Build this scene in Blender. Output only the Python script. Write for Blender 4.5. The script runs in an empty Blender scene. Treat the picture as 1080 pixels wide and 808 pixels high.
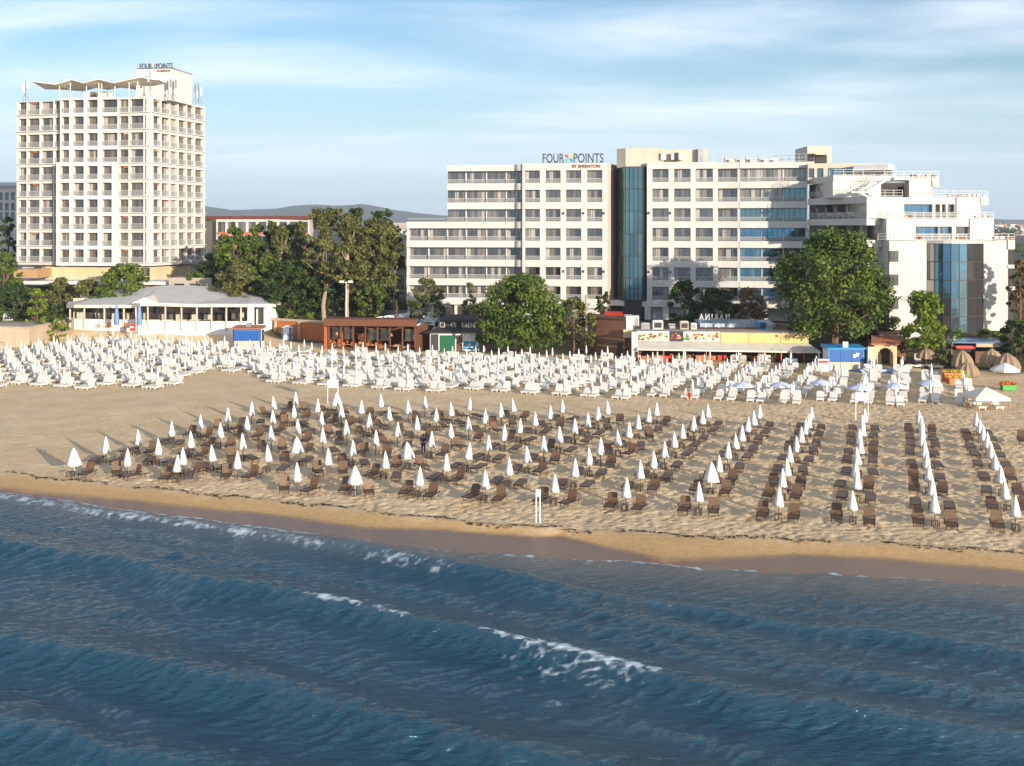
import bpy, bmesh, math, random
import numpy as np
from mathutils import Vector, Matrix, noise as mnoise
random.seed(7); RNG = np.random.default_rng(7)
S = bpy.context.scene; COL = S.collection
R = math.radians
F, CX, HY, H = 1150.0, 540.0, 238.0, 20.0        # focal (photo px), centre column, horizon row, camera height
SEA = -0.5
def at(px, py, z=0.0):                           # where a sight line meets the level z
    d = (H - z) * F / (py - HY); return ((px - CX) / F * d, d)
def ap(px, py, d): return ((px - CX) / F * d, d, H - (py - HY) / F * d)
def zz(py, d): return H - (py - HY) / F * d
def xx(px, d): return (px - CX) / F * d

# ------------------------------------------------------------------ materials
MAT = {}
def nodes(name):
    m = bpy.data.materials.new(name); m.use_nodes = True; MAT[name] = m
    n = m.node_tree.nodes; return m, n, m.node_tree.links, n['Principled BSDF']
def mat(name, col, rough=0.7, var=0.12, vscale=1.5, bump=0.0, bscale=8.0, metal=0.0, spec=0.4, dirt=0.0, stretch=(1, 1, 1)):
    m, n, l, p = nodes(name)
    p.inputs['Roughness'].default_value = rough; p.inputs['Metallic'].default_value = metal
    p.inputs['Specular IOR Level'].default_value = spec
    tc = n.new('ShaderNodeTexCoord'); mp = n.new('ShaderNodeMapping'); mp.inputs['Scale'].default_value = stretch
    l.new(tc.outputs['Object'], mp.inputs[0])
    nt = n.new('ShaderNodeTexNoise'); nt.inputs['Scale'].default_value = vscale; nt.inputs['Detail'].default_value = 4
    l.new(mp.outputs[0], nt.inputs['Vector'])
    oi = n.new('ShaderNodeObjectInfo')
    add = n.new('ShaderNodeMath'); add.operation = 'MULTIPLY_ADD'; add.inputs[1].default_value = 0.35; l.new(oi.outputs['Random'], add.inputs[0])
    l.new(nt.outputs['Fac'], add.inputs[2])
    mr = n.new('ShaderNodeMapRange'); mr.inputs[1].default_value = 0.35; mr.inputs[2].default_value = 1.0
    mr.inputs[3].default_value = 1 - var; mr.inputs[4].default_value = 1 + var; l.new(add.outputs[0], mr.inputs[0])
    mx = n.new('ShaderNodeVectorMath'); mx.operation = 'SCALE'; mx.inputs[0].default_value = col[:3]; l.new(mr.outputs[0], mx.inputs['Scale'])
    out = mx.outputs[0]
    if dirt:
        n2 = n.new('ShaderNodeTexNoise'); n2.inputs['Scale'].default_value = 0.6; n2.inputs['Detail'].default_value = 8; n2.inputs['Roughness'].default_value = .75
        m2 = n.new('ShaderNodeMapping'); m2.inputs['Scale'].default_value = (1.6, 1.6, .25); l.new(tc.outputs['Object'], m2.inputs[0]); l.new(m2.outputs[0], n2.inputs['Vector'])
        r2 = n.new('ShaderNodeMapRange'); r2.inputs[1].default_value = .48; r2.inputs[2].default_value = .75; r2.inputs[3].default_value = 0; r2.inputs[4].default_value = dirt; l.new(n2.outputs['Fac'], r2.inputs[0])
        mm = n.new('ShaderNodeMix'); mm.data_type = 'RGBA'; l.new(r2.outputs[0], mm.inputs[0]); l.new(out, mm.inputs[6])
        mm.inputs[7].default_value = (col[0] * .5, col[1] * .45, col[2] * .38, 1); out = mm.outputs[2]
    l.new(out, p.inputs['Base Color'])
    if bump:
        nb = n.new('ShaderNodeTexNoise'); nb.inputs['Scale'].default_value = bscale; nb.inputs['Detail'].default_value = 5; l.new(tc.outputs['Object'], nb.inputs['Vector'])
        b = n.new('ShaderNodeBump'); b.inputs['Strength'].default_value = bump; b.inputs['Distance'].default_value = .1; l.new(nb.outputs['Fac'], b.inputs['Height']); l.new(b.outputs[0], p.inputs['Normal'])
    return m
mat('plaster_white', (.60, .575, .53), .75, .05, .3, .1, 3, dirt=.22)
mat('plaster_tower', (.66, .63, .585), .75, .05, .3, .1, 3, dirt=.25)
mat('plaster_beige', (.58, .50, .40), .8, .08, .3, .1, 3, dirt=.3)
mat('plaster_yellow', (.62, .47, .27), .8, .1, .4, .1, 3, dirt=.3)
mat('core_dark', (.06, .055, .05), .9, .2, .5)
mat('concrete', (.42, .36, .29), .85, .12, .5, .2, 4, dirt=.5)
mat('sandwall', (.52, .40, .28), .9, .12, .6, .2, 4, dirt=.4)
mat('frame_dark', (.05, .045, .04), .5, .1)
mat('frame_light', (.55, .53, .50), .5, .1)
mat('metal_grey', (.30, .30, .31), .5, .1, metal=.4)
mat('roof_grey', (.50, .48, .46), .6, .1, .5, .1, 2, dirt=.25)
mat('roof_red', (.15, .05, .04), .75, .2, 1.0)
mat('roof_tile', (.42, .16, .08), .8, .25, 2.0, .3, 6)
mat('roof_dark', (.035, .03, .032), .7, .2, 1.5, .2, 5)
mat('wood_orange', (.50, .15, .05), .6, .15, 1.5, .1, 6, stretch=(1, 1, 5))
mat('wood_brown', (.16, .065, .032), .65, .25, 1.5, .1, 6, stretch=(1, 1, 5))
mat('wood_tan', (.42, .25, .12), .7, .2, 1.5, .1, 6)
mat('brick_brown', (.30, .13, .075), .85, .15, 1.5, .15, 6, dirt=.25)
mat('fabric_white', (.72, .70, .665), .85, .05, 3, .15, 10)
mat('fabric_cream', (.74, .67, .55), .85, .06, 2, .1, 10)
mat('fabric_lavender', (.60, .64, .80), .85, .06, 2, .1, 10)
mat('fabric_blue', (.16, .28, .55), .8, .1, 3)
mat('awning_grey', (.60, .55, .47), .8, .08, 1.0, .1, 3, dirt=.3)
mat('yellow_panel', (.72, .50, .20), .7, .12, .7, .1, 3, dirt=.3)
mat('plastic_white', (.64, .61, .555), .45, .06, 3, 0)
mat('plastic_leg', (.62, .60, .56), .5, .06, 3, 0)  # off-white plastic of the sunbed legs
mat('lounger_brown', (.13, .067, .031), .5, .3, 12, .2, 60, spec=.6)
mat('lounger_frame', (.035, .018, .012), .5, .15)
mat('paint_blue', (.020, .105, .36), .45, .08, 1.5, dirt=.2)
mat('paint_blue_light', (.03, .26, .52), .45, .08, 1.5)
mat('paint_green', (.01, .13, .055), .5, .15, 2)
mat('paint_red', (.55, .03, .02), .5, .1)
mat('paint_orange', (.60, .15, .03), .6, .2)
mat('paint_yellow', (.65, .50, .03), .6, .15)
mat('paint_brightgreen', (.05, .38, .06), .5, .1)
mat('sign_black', (.035, .04, .05), .5, .05)
mat('sign_brown', (.22, .09, .04), .5, .05)
mat('white_paint', (.78, .76, .72), .6, .04, 1, dirt=.1)
mat('thatch', (.36, .255, .16), .95, .35, 9, .5, 25)
mat('bark', (.16, .10, .065), .9, .3, 3, .5, 12)
mat('bark_pale', (.36, .27, .20), .9, .25, 3, .5, 12)
mat('skin', (.45, .25, .16), .6, .05)
mat('cloth_navy', (.025, .045, .12), .8, .1)
mat('cloth_grey', (.24, .24, .28), .8, .1)
mat('cloth_purple', (.20, .05, .28), .8, .1)
mat('hair_dark', (.03, .02, .015), .7, .1)
mat('gull_white', (.80, .79, .77), .7, .04)
mat('gull_grey', (.32, .34, .37), .7, .06)
mat('panel_solar', (.16, .24, .36), .25, .2, 2)
mat('roof_glass', (.36, .44, .52), .2, .2, 1.0)
mat('seaweed', (.045, .03, .015), .95, .3, 5)
mat('stone_paving', (.36, .30, .235), .9, .15, 1.0, .2, 5)
mat('hotel_pink', (.50, .16, .11), .8, .1)
for i, c in enumerate([(.75, .05, .12), (.95, .55, .05), (.12, .5, .12), (.03, .25, .6)]): mat('emblem_%d' % i, c, .5, .02)

def window_mat(name, tint, gl, dark=(.035, .035, .035), cur1=(.17, .14, .11), cur2=(.42, .38, .32), w=.62):
    m, n, l, p = nodes(name)
    tc = n.new('ShaderNodeTexCoord'); sx = n.new('ShaderNodeSeparateXYZ'); l.new(tc.outputs['Object'], sx.inputs[0])
    oi = n.new('ShaderNodeObjectInfo')
    a = n.new('ShaderNodeMath'); a.operation = 'DIVIDE'; a.inputs[1].default_value = w; l.new(sx.outputs[0], a.inputs[0])
    fl = n.new('ShaderNodeMath'); fl.operation = 'FLOOR'; l.new(a.outputs[0], fl.inputs[0])
    b = n.new('ShaderNodeMath'); b.operation = 'MULTIPLY_ADD'; b.inputs[1].default_value = 97.3; l.new(oi.outputs['Random'], b.inputs[0]); l.new(fl.outputs[0], b.inputs[2])
    wn = n.new('ShaderNodeTexWhiteNoise'); wn.noise_dimensions = '1D'; l.new(b.outputs[0], wn.inputs['W'])
    cr = n.new('ShaderNodeValToRGB'); cr.color_ramp.interpolation = 'CONSTANT'; e = cr.color_ramp.elements
    e[0].color = (*dark, 1); e[1].position = .34; e[1].color = (*cur1, 1)
    k = e.new(.66); k.color = (cur1[0] * .55, cur1[1] * .55, cur1[2] * .5, 1); k = e.new(.84); k.color = (*cur2, 1)
    l.new(wn.outputs[0], cr.inputs[0])
    # light and dark of the curtain folds, painted into the colour
    wv = n.new('ShaderNodeTexWave'); wv.inputs['Scale'].default_value = 1.9; wv.inputs['Distortion'].default_value = 1; l.new(tc.outputs['Object'], wv.inputs[0])
    mr = n.new('ShaderNodeMapRange'); mr.inputs[3].default_value = .75; mr.inputs[4].default_value = 1.1; l.new(wv.outputs['Fac'], mr.inputs[0])
    sc = n.new('ShaderNodeVectorMath'); sc.operation = 'SCALE'; l.new(cr.outputs[0], sc.inputs[0]); l.new(mr.outputs[0], sc.inputs['Scale'])
    l.new(sc.outputs[0], p.inputs['Base Color']); p.inputs['Roughness'].default_value = .6
    g = n.new('ShaderNodeBsdfGlossy'); g.inputs['Color'].default_value = (*tint, 1); g.inputs['Roughness'].default_value = .03
    nb = n.new('ShaderNodeTexNoise'); nb.inputs['Scale'].default_value = .8; l.new(tc.outputs['Object'], nb.inputs['Vector'])
    bp = n.new('ShaderNodeBump'); bp.inputs['Strength'].default_value = .12; bp.inputs['Distance'].default_value = .1; l.new(nb.outputs['Fac'], bp.inputs['Height']); l.new(bp.outputs[0], g.inputs['Normal'])
    lw = n.new('ShaderNodeFresnel'); lw.inputs[0].default_value = 1.5
    ad = n.new('ShaderNodeMath'); ad.operation = 'ADD'; ad.use_clamp = True; ad.inputs[1].default_value = gl; l.new(lw.outputs[0], ad.inputs[0])
    mx = n.new('ShaderNodeMixShader'); l.new(ad.outputs[0], mx.inputs[0]); l.new(p.outputs[0], mx.inputs[1]); l.new(g.outputs[0], mx.inputs[2])
    l.new(mx.outputs[0], n['Material Output'].inputs['Surface'])
window_mat('glass_room', (.8, .85, .9), .10)
window_mat('glass_dark', (.8, .85, .9), .10, (.02, .02, .022), (.06, .05, .045), (.16, .14, .12))
window_mat('glass_sky', (.45, .72, .85), .5, (.03, .12, .18), (.04, .14, .2), (.05, .16, .22), 1.0)
window_mat('glass_black', (.4, .4, .4), .04, (.012, .012, .014), (.02, .016, .014), (.05, .035, .028), 1.3)  # dark of mirrored trees put into the pane colour
window_mat('glass_blue', (.20, .48, .70), .38, (.01, .05, .10), (.02, .08, .14), (.10, .14, .16), .8)
window_mat('glass_teal', (.30, .55, .62), .22, (.03, .085, .11), (.04, .11, .14), (.05, .13, .16), 1.1)
window_mat('glass_tower', (.8, .8, .8), .06, (.03, .026, .022), (.15, .11, .08), (.40, .34, .28), .7)
def glass_rail(name, col, alpha):
    m, n, l, p = nodes(name); p.inputs['Base Color'].default_value = (*col, 1); p.inputs['Roughness'].default_value = .2
    t = n.new('ShaderNodeBsdfTransparent'); mx = n.new('ShaderNodeMixShader'); mx.inputs[0].default_value = alpha
    l.new(t.outputs[0], mx.inputs[1]); l.new(p.outputs[0], mx.inputs[2]); l.new(mx.outputs[0], n['Material Output'].inputs['Surface'])
glass_rail('rail_glass', (.42, .42, .41), .30)
def leaf_mat(name, c1, c2):
    m, n, l, p = nodes(name)
    at_ = n.new('ShaderNodeAttribute'); at_.attribute_name = 'tint'
    mx = n.new('ShaderNodeMix'); mx.data_type = 'RGBA'; mx.inputs[6].default_value = (*c1, 1); mx.inputs[7].default_value = (*c2, 1); l.new(at_.outputs['Fac'], mx.inputs[0])
    l.new(mx.outputs[2], p.inputs['Base Color']); p.inputs['Roughness'].default_value = .55; p.inputs['Specular IOR Level'].default_value = .3
    tr = n.new('ShaderNodeBsdfTranslucent'); l.new(mx.outputs[2], tr.inputs['Color'])
    ms = n.new('ShaderNodeMixShader'); ms.inputs[0].default_value = .25; l.new(p.outputs[0], ms.inputs[1]); l.new(tr.outputs[0], ms.inputs[2])
    l.new(ms.outputs[0], n['Material Output'].inputs['Surface'])
leaf_mat('leaf_green', (.045, .088, .014), (.17, .22, .03))
leaf_mat('leaf_dark', (.022, .046, .012), (.075, .115, .024))
leaf_mat('leaf_olive', (.075, .088, .022), (.20, .20, .06))
leaf_mat('leaf_bright', (.09, .15, .012), (.24, .30, .03))
leaf_mat('leaf_brown', (.13, .085, .035), (.26, .17, .075))

# ------------------------------------------------------------------ object helpers
def ordn(n):
    s = 'th' if 10 <= n % 100 <= 20 else {1: 'st', 2: 'nd', 3: 'rd'}.get(n % 10, 'th'); return '%d%s' % (n, s)
def W(o):
    m = o.matrix_parent_inverse @ o.matrix_basis if o.parent else o.matrix_basis.copy()
    return W(o.parent) @ m if o.parent else m
def par(o, p):
    o.parent = p; o.matrix_parent_inverse = W(p).inverted(); return o
def tag(o, label, cat, group=None, kind=None):
    if label: o['label'] = label
    if cat: o['category'] = cat
    if group: o['group'] = group
    if kind: o['kind'] = kind
    return o
def empty(name, loc, label, cat, group=None, rz=0):
    o = bpy.data.objects.new(name, None); o.empty_display_size = .3; COL.objects.link(o)
    o.location = loc; o.rotation_euler = (0, 0, rz); return tag(o, label, cat, group)
def link(me, name, parent=None):
    o = bpy.data.objects.new(name, me); COL.objects.link(o)
    if parent: par(o, parent)
    return o
def copy_tree(o, parent=None):
    c = o.copy(); COL.objects.link(c)
    if parent: c.parent = parent
    for ch in list(o.children): copy_tree(ch, c)
    return c
class MB:
    def __init__(s): s.v = []; s.f = []; s.m = []; s.mats = []
    def mi(s, m):
        if m is None: m = s.mats[0] if s.mats else 'plaster_white'
        if m not in s.mats: s.mats.append(m)
        return s.mats.index(m)
    def add(s, vs, fs, m=None):
        k = len(s.v); i = s.mi(m); s.v += [tuple(a) for a in vs]
        s.f += [[q + k for q in f] for f in fs]; s.m += [i] * len(fs)
    def box(s, x0, x1, y0, y1, z0, z1, m=None, M=None):
        vs = [(x, y, z) for z in (z0, z1) for x, y in ((x0, y0), (x1, y0), (x1, y1), (x0, y1))]
        if M is not None: vs = [M @ Vector(v) for v in vs]
        s.add(vs, [(3, 2, 1, 0), (4, 5, 6, 7), (0, 1, 5, 4), (1, 2, 6, 5), (2, 3, 7, 6), (3, 0, 4, 7)], m)
    def prism(s, pts, z0, z1, m=None):          # plan polygon counter-clockwise
        n = len(pts); z0s = z0 if hasattr(z0, '__len__') else [z0] * n; z1s = z1 if hasattr(z1, '__len__') else [z1] * n
        vs = [(p[0], p[1], z0s[i]) for i, p in enumerate(pts)] + [(p[0], p[1], z1s[i]) for i, p in enumerate(pts)]
        s.add(vs, [list(range(n))[::-1], list(range(n, 2 * n))] + [(i, (i + 1) % n, n + (i + 1) % n, n + i) for i in range(n)], m)
    def tube(s, p, q, r, r2=None, n=8, m=None):
        p = Vector(p); q = Vector(q); d = (q - p)
        if d.length < 1e-6: return
        d.normalize(); a = d.orthogonal().normalized(); b = d.cross(a); r2 = r if r2 is None else r2
        vs = [p + (a * math.cos(t) + b * math.sin(t)) * r for t in [2 * math.pi * i / n for i in range(n)]] + \
             [q + (a * math.cos(t) + b * math.sin(t)) * r2 for t in [2 * math.pi * i / n for i in range(n)]]
        s.add(vs, [list(range(n))[::-1], list(range(n, 2 * n))] + [(i, (i + 1) % n, n + (i + 1) % n, n + i) for i in range(n)], m)
    def lathe(s, prof, n=12, m=None, flute=0, o=(0, 0, 0)):   # prof: (r,z)
        vs = []
        for r, z in prof:
            for i in range(n):
                t = 2 * math.pi * i / n; rr = r * (1 + (flute if i % 2 else -flute)); vs.append((o[0] + rr * math.cos(t), o[1] + rr * math.sin(t), o[2] + z))
        fs = [(k * n + i, k * n + (i + 1) % n, (k + 1) * n + (i + 1) % n, (k + 1) * n + i) for k in range(len(prof) - 1) for i in range(n)]
        fs += [list(range(n))[::-1], list(range((len(prof) - 1) * n, len(prof) * n))]
        s.add(vs, fs, m)
    def quad(s, a, b, c, d, m=None, t=0.0):
        if not t: s.add([a, b, c, d], [(0, 1, 2, 3)], m); return
        a, b, c, d = map(Vector, (a, b, c, d)); nrm = (b - a).cross(d - a).normalized() * t
        s.add([a, b, c, d, a - nrm, b - nrm, c - nrm, d - nrm], [(0, 1, 2, 3), (7, 6, 5, 4), (0, 4, 5, 1), (1, 5, 6, 2), (2, 6, 7, 3), (3, 7, 4, 0)], m)
    def mesh(s, name):
        me = bpy.data.meshes.new(name); me.from_pydata(s.v, [], s.f)
        for m in s.mats: me.materials.append(MAT[m])
        if len(s.mats) > 1: me.polygons.foreach_set('material_index', s.m)
        return me
    def build(s, name, parent=None, smooth=False):
        if not s.v: return None
        me = s.mesh(name)
        if smooth: me.shade_smooth()
        return link(me, name, parent)
def np_mesh(name, V, Fq, mats, attrs=None, smooth=False):
    me = bpy.data.meshes.new(name); V = np.asarray(V, np.float32); Fq = np.asarray(Fq, np.int32); k = Fq.shape[1]
    me.vertices.add(len(V)); me.vertices.foreach_set('co', V.ravel())
    me.loops.add(Fq.size); me.loops.foreach_set('vertex_index', Fq.ravel())
    me.polygons.add(len(Fq)); me.polygons.foreach_set('loop_start', np.arange(0, Fq.size, k, dtype=np.int32))
    me.polygons.foreach_set('loop_total', np.full(len(Fq), k, np.int32)) if False else None
    me.update(calc_edges=True)
    for a, arr in (attrs or {}).items():
        at_ = me.attributes.new(a, 'FLOAT', 'POINT'); at_.data.foreach_set('value', np.asarray(arr, np.float32))
    for m in mats: me.materials.append(MAT[m])
    if smooth: me.shade_smooth()
    return me

# ------------------------------------------------------------------ camera, sun, sky
cd = bpy.data.cameras.new('camera'); cam = bpy.data.objects.new('camera', cd); COL.objects.link(cam)
cam.location = (0, 0, H); cam.rotation_euler = (R(90), 0, 0); cd.sensor_width = 36; cd.lens = 36 * F / 1080
cd.shift_y = (HY - 404) / 1080; cd.clip_end = 30000; cd.clip_start = .5; S.camera = cam
SUN = Vector((.576, -.817, 0)).normalized(); EL = R(9.3)
sd = bpy.data.lights.new('sun', 'SUN'); sd.energy = 5.0; sd.angle = R(.55); sd.color = (1.0, .89, .74)
so = bpy.data.objects.new('sun', sd); COL.objects.link(so)
so.rotation_euler = (SUN * math.cos(EL) + Vector((0, 0, math.sin(EL)))).to_track_quat('Z', 'Y').to_euler()
wd = bpy.data.worlds.new('World'); S.world = wd; wd.use_nodes = True
wn, wl = wd.node_tree.nodes, wd.node_tree.links
sky = wn.new('ShaderNodeTexSky'); sky.sky_type = 'NISHITA'; sky.sun_disc = False; sky.sun_elevation = EL
sky.sun_rotation = math.atan2(SUN.x, SUN.y); sky.air_density = 1.0; sky.dust_density = .6; sky.ozone_density = 3.0; sky.altitude = 0
tc = wn.new('ShaderNodeTexCoord'); sp = wn.new('ShaderNodeSeparateXYZ'); wl.new(tc.outputs['Generated'], sp.inputs[0])
# clouds live on a level layer high above: direction / height gives the place on it
mz = wn.new('ShaderNodeMath'); mz.operation = 'MAXIMUM'; mz.inputs[1].default_value = 0; wl.new(sp.outputs[2], mz.inputs[0])
ma = wn.new('ShaderNodeMath'); ma.operation = 'ADD'; ma.inputs[1].default_value = .10; wl.new(mz.outputs[0], ma.inputs[0])
dv = wn.new('ShaderNodeVectorMath'); dv.operation = 'DIVIDE'; cb = wn.new('ShaderNodeCombineXYZ')
for i in range(3): wl.new(ma.outputs[0], cb.inputs[i])
wl.new(tc.outputs['Generated'], dv.inputs[0]); wl.new(cb.outputs[0], dv.inputs[1])
mp = wn.new('ShaderNodeMapping'); mp.inputs['Scale'].default_value = (.42, .95, 0); mp.inputs['Rotation'].default_value = (0, 0, R(12)); mp.inputs['Location'].default_value = (1.3, .4, 0); wl.new(dv.outputs[0], mp.inputs[0])
n1 = wn.new('ShaderNodeTexNoise'); n1.inputs['Scale'].default_value = 1.15; n1.inputs['Detail'].default_value = 7; n1.inputs['Roughness'].default_value = .52; n1.inputs['Distortion'].default_value = .35; wl.new(mp.outputs[0], n1.inputs['Vector'])
rp = wn.new('ShaderNodeMapRange'); rp.interpolation_type = 'SMOOTHSTEP'; rp.inputs[1].default_value = .36; rp.inputs[2].default_value = .74; rp.inputs[3].default_value = 0; rp.inputs[4].default_value = .74; wl.new(n1.outputs['Fac'], rp.inputs[0])
mixc = wn.new('ShaderNodeMix'); mixc.data_type = 'RGBA'; wl.new(rp.outputs[0], mixc.inputs[0]); wl.new(sky.outputs[0], mixc.inputs[6]); mixc.inputs[7].default_value = (6.4, 6.7, 7.2, 1)
hz = wn.new('ShaderNodeMapRange'); hz.interpolation_type = 'SMOOTHERSTEP'; wl.new(mz.outputs[0], hz.inputs[0])
for i_, v_ in enumerate((-.03, .20, .90, .0)): hz.inputs[i_ + 1].default_value = v_
mixh = wn.new('ShaderNodeMix'); mixh.data_type = 'RGBA'; wl.new(hz.outputs[0], mixh.inputs[0]); wl.new(mixc.outputs[2], mixh.inputs[6]); mixh.inputs[7].default_value = (3.9, 4.9, 5.9, 1)
bg = wn['Background']; wl.new(mixh.outputs[2], bg.inputs[0]); bg.inputs[1].default_value = .148
S.view_settings.view_transform = 'Standard'; S.view_settings.look = 'None'; S.view_settings.gamma = 1; S.view_settings.exposure = .42
S.render.engine = 'CYCLES'

# ------------------------------------------------------------------ ground
def poly(pts, z): return np.array([at(a, b, z) for a, b in pts])
def interp(P, x):
    i = np.argsort(P[:, 0]); return np.interp(x, P[i, 0], P[i, 1])
SHORE = poly([(-250, 505), (-80, 512), (0, 519), (60, 526), (120, 536), (200, 545), (280, 556), (330, 563), (400, 571), (470, 580), (560, 585), (620, 589), (680, 593), (760, 599), (860, 603), (960, 609), (1080, 617), (1250, 627)], SEA)
WETL = poly([(-250, 497), (0, 515), (100, 525), (200, 535), (300, 545), (380, 556), (440, 558), (520, 564), (560, 567), (590, 566), (640, 578), (700, 590), (760, 589), (840, 586), (960, 592), (1080, 603), (1250, 612)], -.35)
DEBR = poly([(-250, 478), (0, 497), (100, 508), (200, 518), (300, 528), (370, 535), (430, 542), (500, 549), (560, 554), (620, 558), (700, 562), (780, 566), (860, 568), (960, 573), (1080, 583), (1250, 592)], 0)
EDGE = np.array([(-160, 190), (-95, 186)] + [at(a, b) for a, b in [(60, 362), (240, 364.5), (345, 373), (440, 376), (630, 381), (860, 389), (960, 393), (1080, 400)]] + [(110, 130), (220, 118)])
for P_ in (SHORE, WETL, DEBR):
    pass
def ext(P):      # run the lines on beyond the frame
    P = P[np.argsort(P[:, 0])]; a = P[0] + (P[0] - P[2]) / np.linalg.norm(P[0] - P[2]) * 400; b = P[-1] + (P[-1] - P[-3]) / np.linalg.norm(P[-1] - P[-3]) * 400
    return np.vstack([a, P, b])
SHORE, WETL, DEBR = map(ext, (SHORE, WETL, DEBR))
def smooth(t): t = np.clip(t, 0, 1); return t * t * (3 - 2 * t)
def fbm(x, y, sc, seed=0, octs=3):
    r = np.zeros_like(x); rg = np.random.default_rng(seed)
    for o in range(octs):
        for k in range(5):
            a = rg.uniform(0, 2 * np.pi); w = sc * 2 ** o * rg.uniform(.7, 1.4); r += np.sin((x * np.cos(a) + y * np.sin(a)) * w + rg.uniform(0, 6.28)) / (5 * 1.7 ** o)
    return r
def cellnoise(x, y, seed, size):              # value noise on a jittered grid
    gx = np.floor(x / size).astype(int); gy = np.floor(y / size).astype(int); fx = x / size - gx; fy = y / size - gy
    def h(i, j):
        n = (i * 374761393 + j * 668265263 + seed * 1442695041) & 0x7fffffff; n = (n ^ (n >> 13)) * 1274126177 & 0x7fffffff; return ((n ^ (n >> 16)) & 0xffff) / 65535.0
    sx = fx * fx * (3 - 2 * fx); sy = fy * fy * (3 - 2 * fy)
    return (h(gx, gy) * (1 - sx) + h(gx + 1, gy) * sx) * (1 - sy) + (h(gx, gy + 1) * (1 - sx) + h(gx + 1, gy + 1) * sx) * sy
def ground_z(x, y, detail=True):
    x = np.asarray(x, float); y = np.asarray(y, float)
    ys, yw, yd, ye = interp(SHORE, x), interp(WETL, x), interp(DEBR, x), interp(EDGE, x)
    z = np.where(y < ys, SEA + (y - ys) * .06, np.where(y < yw, SEA + .15 * (y - ys) / np.maximum(yw - ys, .3), -.35 + .35 * smooth((y - yw) / np.maximum(yd - yw, .3))))
    z = np.maximum(z, -4)
    t = y - ye; left = smooth((-37 - x) / 8)
    back = left * (1.75 * smooth(t / 5) + 6.3 * smooth((t - 8) / 16)) + (1 - left) * (.45 * smooth(t / 3) + 3.4 * smooth((t - 12) / 10))
    z = z + np.where(y > ye, back, 0)
    if detail:
        dry = smooth((y - yd + .6) / 1.0) * (1 - smooth((y - ye) / 2))
        u = x * math.cos(R(18.7)) - y * math.sin(R(18.7))
        rough = .35 + .65 * smooth((x + 38) / 20 + (105 - y) / 60)
        rough = rough * (1 - .6 * smooth((y - 112) / 6) * (1 - smooth((x - 10) / 30)))
        fp = -(1 - cellnoise(x, y, 3, .34)) ** 2 * .135 + (cellnoise(x, y, 5, .9) - .5) * .04 + (cellnoise(x, y, 9, .24) - .5) * .065
        z = z + dry * (fp * rough + (cellnoise(x, y, 11, 5.0) - .5) * .12)
        z = z + (1 - dry) * np.where(y > ys, (cellnoise(x, y, 13, 3.0) - .5) * .03, 0)
    return z
def gz(x, y): return float(ground_z(np.array([x]), np.array([y]), False)[0])
def axis(parts):
    out = []
    for a, b, st in parts: out += list(np.arange(a, b, st))
    return np.array(out + [parts[-1][1]])
gxs = axis([(-9000, -1000, 1000), (-1000, -200, 80), (-200, -75, 5), (-75, -46, .6), (-46, 50, .14), (50, 62, .5), (62, 200, 6), (200, 1000, 80), (1000, 9000, 1000)])
gys = axis([(-200, 20, 20), (20, 54, 3), (54, 62, .4), (62, 106, .14), (106, 118, .2), (118, 135, .35), (135, 215, 1.0), (215, 400, 12), (400, 2000, 120), (2000, 12000, 1000)])
GX, GY = np.meshgrid(gxs, gys); GZ = ground_z(GX, GY)
nx, ny = len(gxs), len(gys); idx = np.arange(nx * ny).reshape(ny, nx)
Fq = np.stack([idx[:-1, :-1], idx[:-1, 1:], idx[1:, 1:], idx[1:, :-1]], -1).reshape(-1, 4)
ys_, yw_, yd_, ye_ = interp(SHORE, GX), interp(WETL, GX), interp(DEBR, GX), interp(EDGE, GX)
jit = (cellnoise(GX, GY, 21, 2.3) - .5) * 1.2 + (cellnoise(GX, GY, 22, .5) - .5) * .7
wet = 1 - smooth((GY + jit * .35 - yw_ + .5) / 1.1)
damp = 1 - smooth((GY - yd_ + 1.6 + jit) / 2.5)
land = smooth((GY - ye_ - 1.5 - 5.0 * smooth((-22 - GX) / 6) + jit) / 2.5)
gm, n, l, p = nodes('sand')
def attr(n, name): a = n.new('ShaderNodeAttribute'); a.attribute_name = name; return a.outputs['Fac']
tcn = n.new('ShaderNodeTexCoord'); na = n.new('ShaderNodeTexNoise'); na.inputs['Scale'].default_value = .25; na.inputs['Detail'].default_value = 8; na.inputs['Roughness'].default_value = .7; l.new(tcn.outputs['Object'], na.inputs['Vector'])
nb = n.new('ShaderNodeTexNoise'); nb.inputs['Scale'].default_value = 3.0; nb.inputs['Detail'].default_value = 6; nb.inputs['Roughness'].default_value = .75; l.new(tcn.outputs['Object'], nb.inputs['Vector'])
def mixrgb(n, l, fac, a, b):
    m = n.new('ShaderNodeMix'); m.data_type = 'RGBA'
    if hasattr(fac, 'node'): l.new(fac, m.inputs[0])
    else: m.inputs[0].default_value = fac
    for s_, v in ((6, a), (7, b)):
        if hasattr(v, 'node'): l.new(v, m.inputs[s_])
        else: m.inputs[s_].default_value = (*v, 1)
    return m.outputs[2]
def rng(n, l, src, a, b, c=0, d=1):
    m = n.new('ShaderNodeMapRange'); l.new(src, m.inputs[0])
    for i, v in enumerate((a, b, c, d)): m.inputs[i + 1].default_value = v
    return m.outputs[0]
sand = mixrgb(n, l, rng(n, l, na.outputs['Fac'], .35, .68), (.68, .475, .265), (.82, .625, .395))
sand = mixrgb(n, l, rng(n, l, nb.outputs['Fac'], .52, .75, 0, .45), sand, (.36, .25, .15))
dampc = mixrgb(n, l, rng(n, l, nb.outputs['Fac'], .4, .62), (.58, .36, .16), (.46, .29, .14))
sand = mixrgb(n, l, attr(n, 'damp'), sand, dampc)
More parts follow.
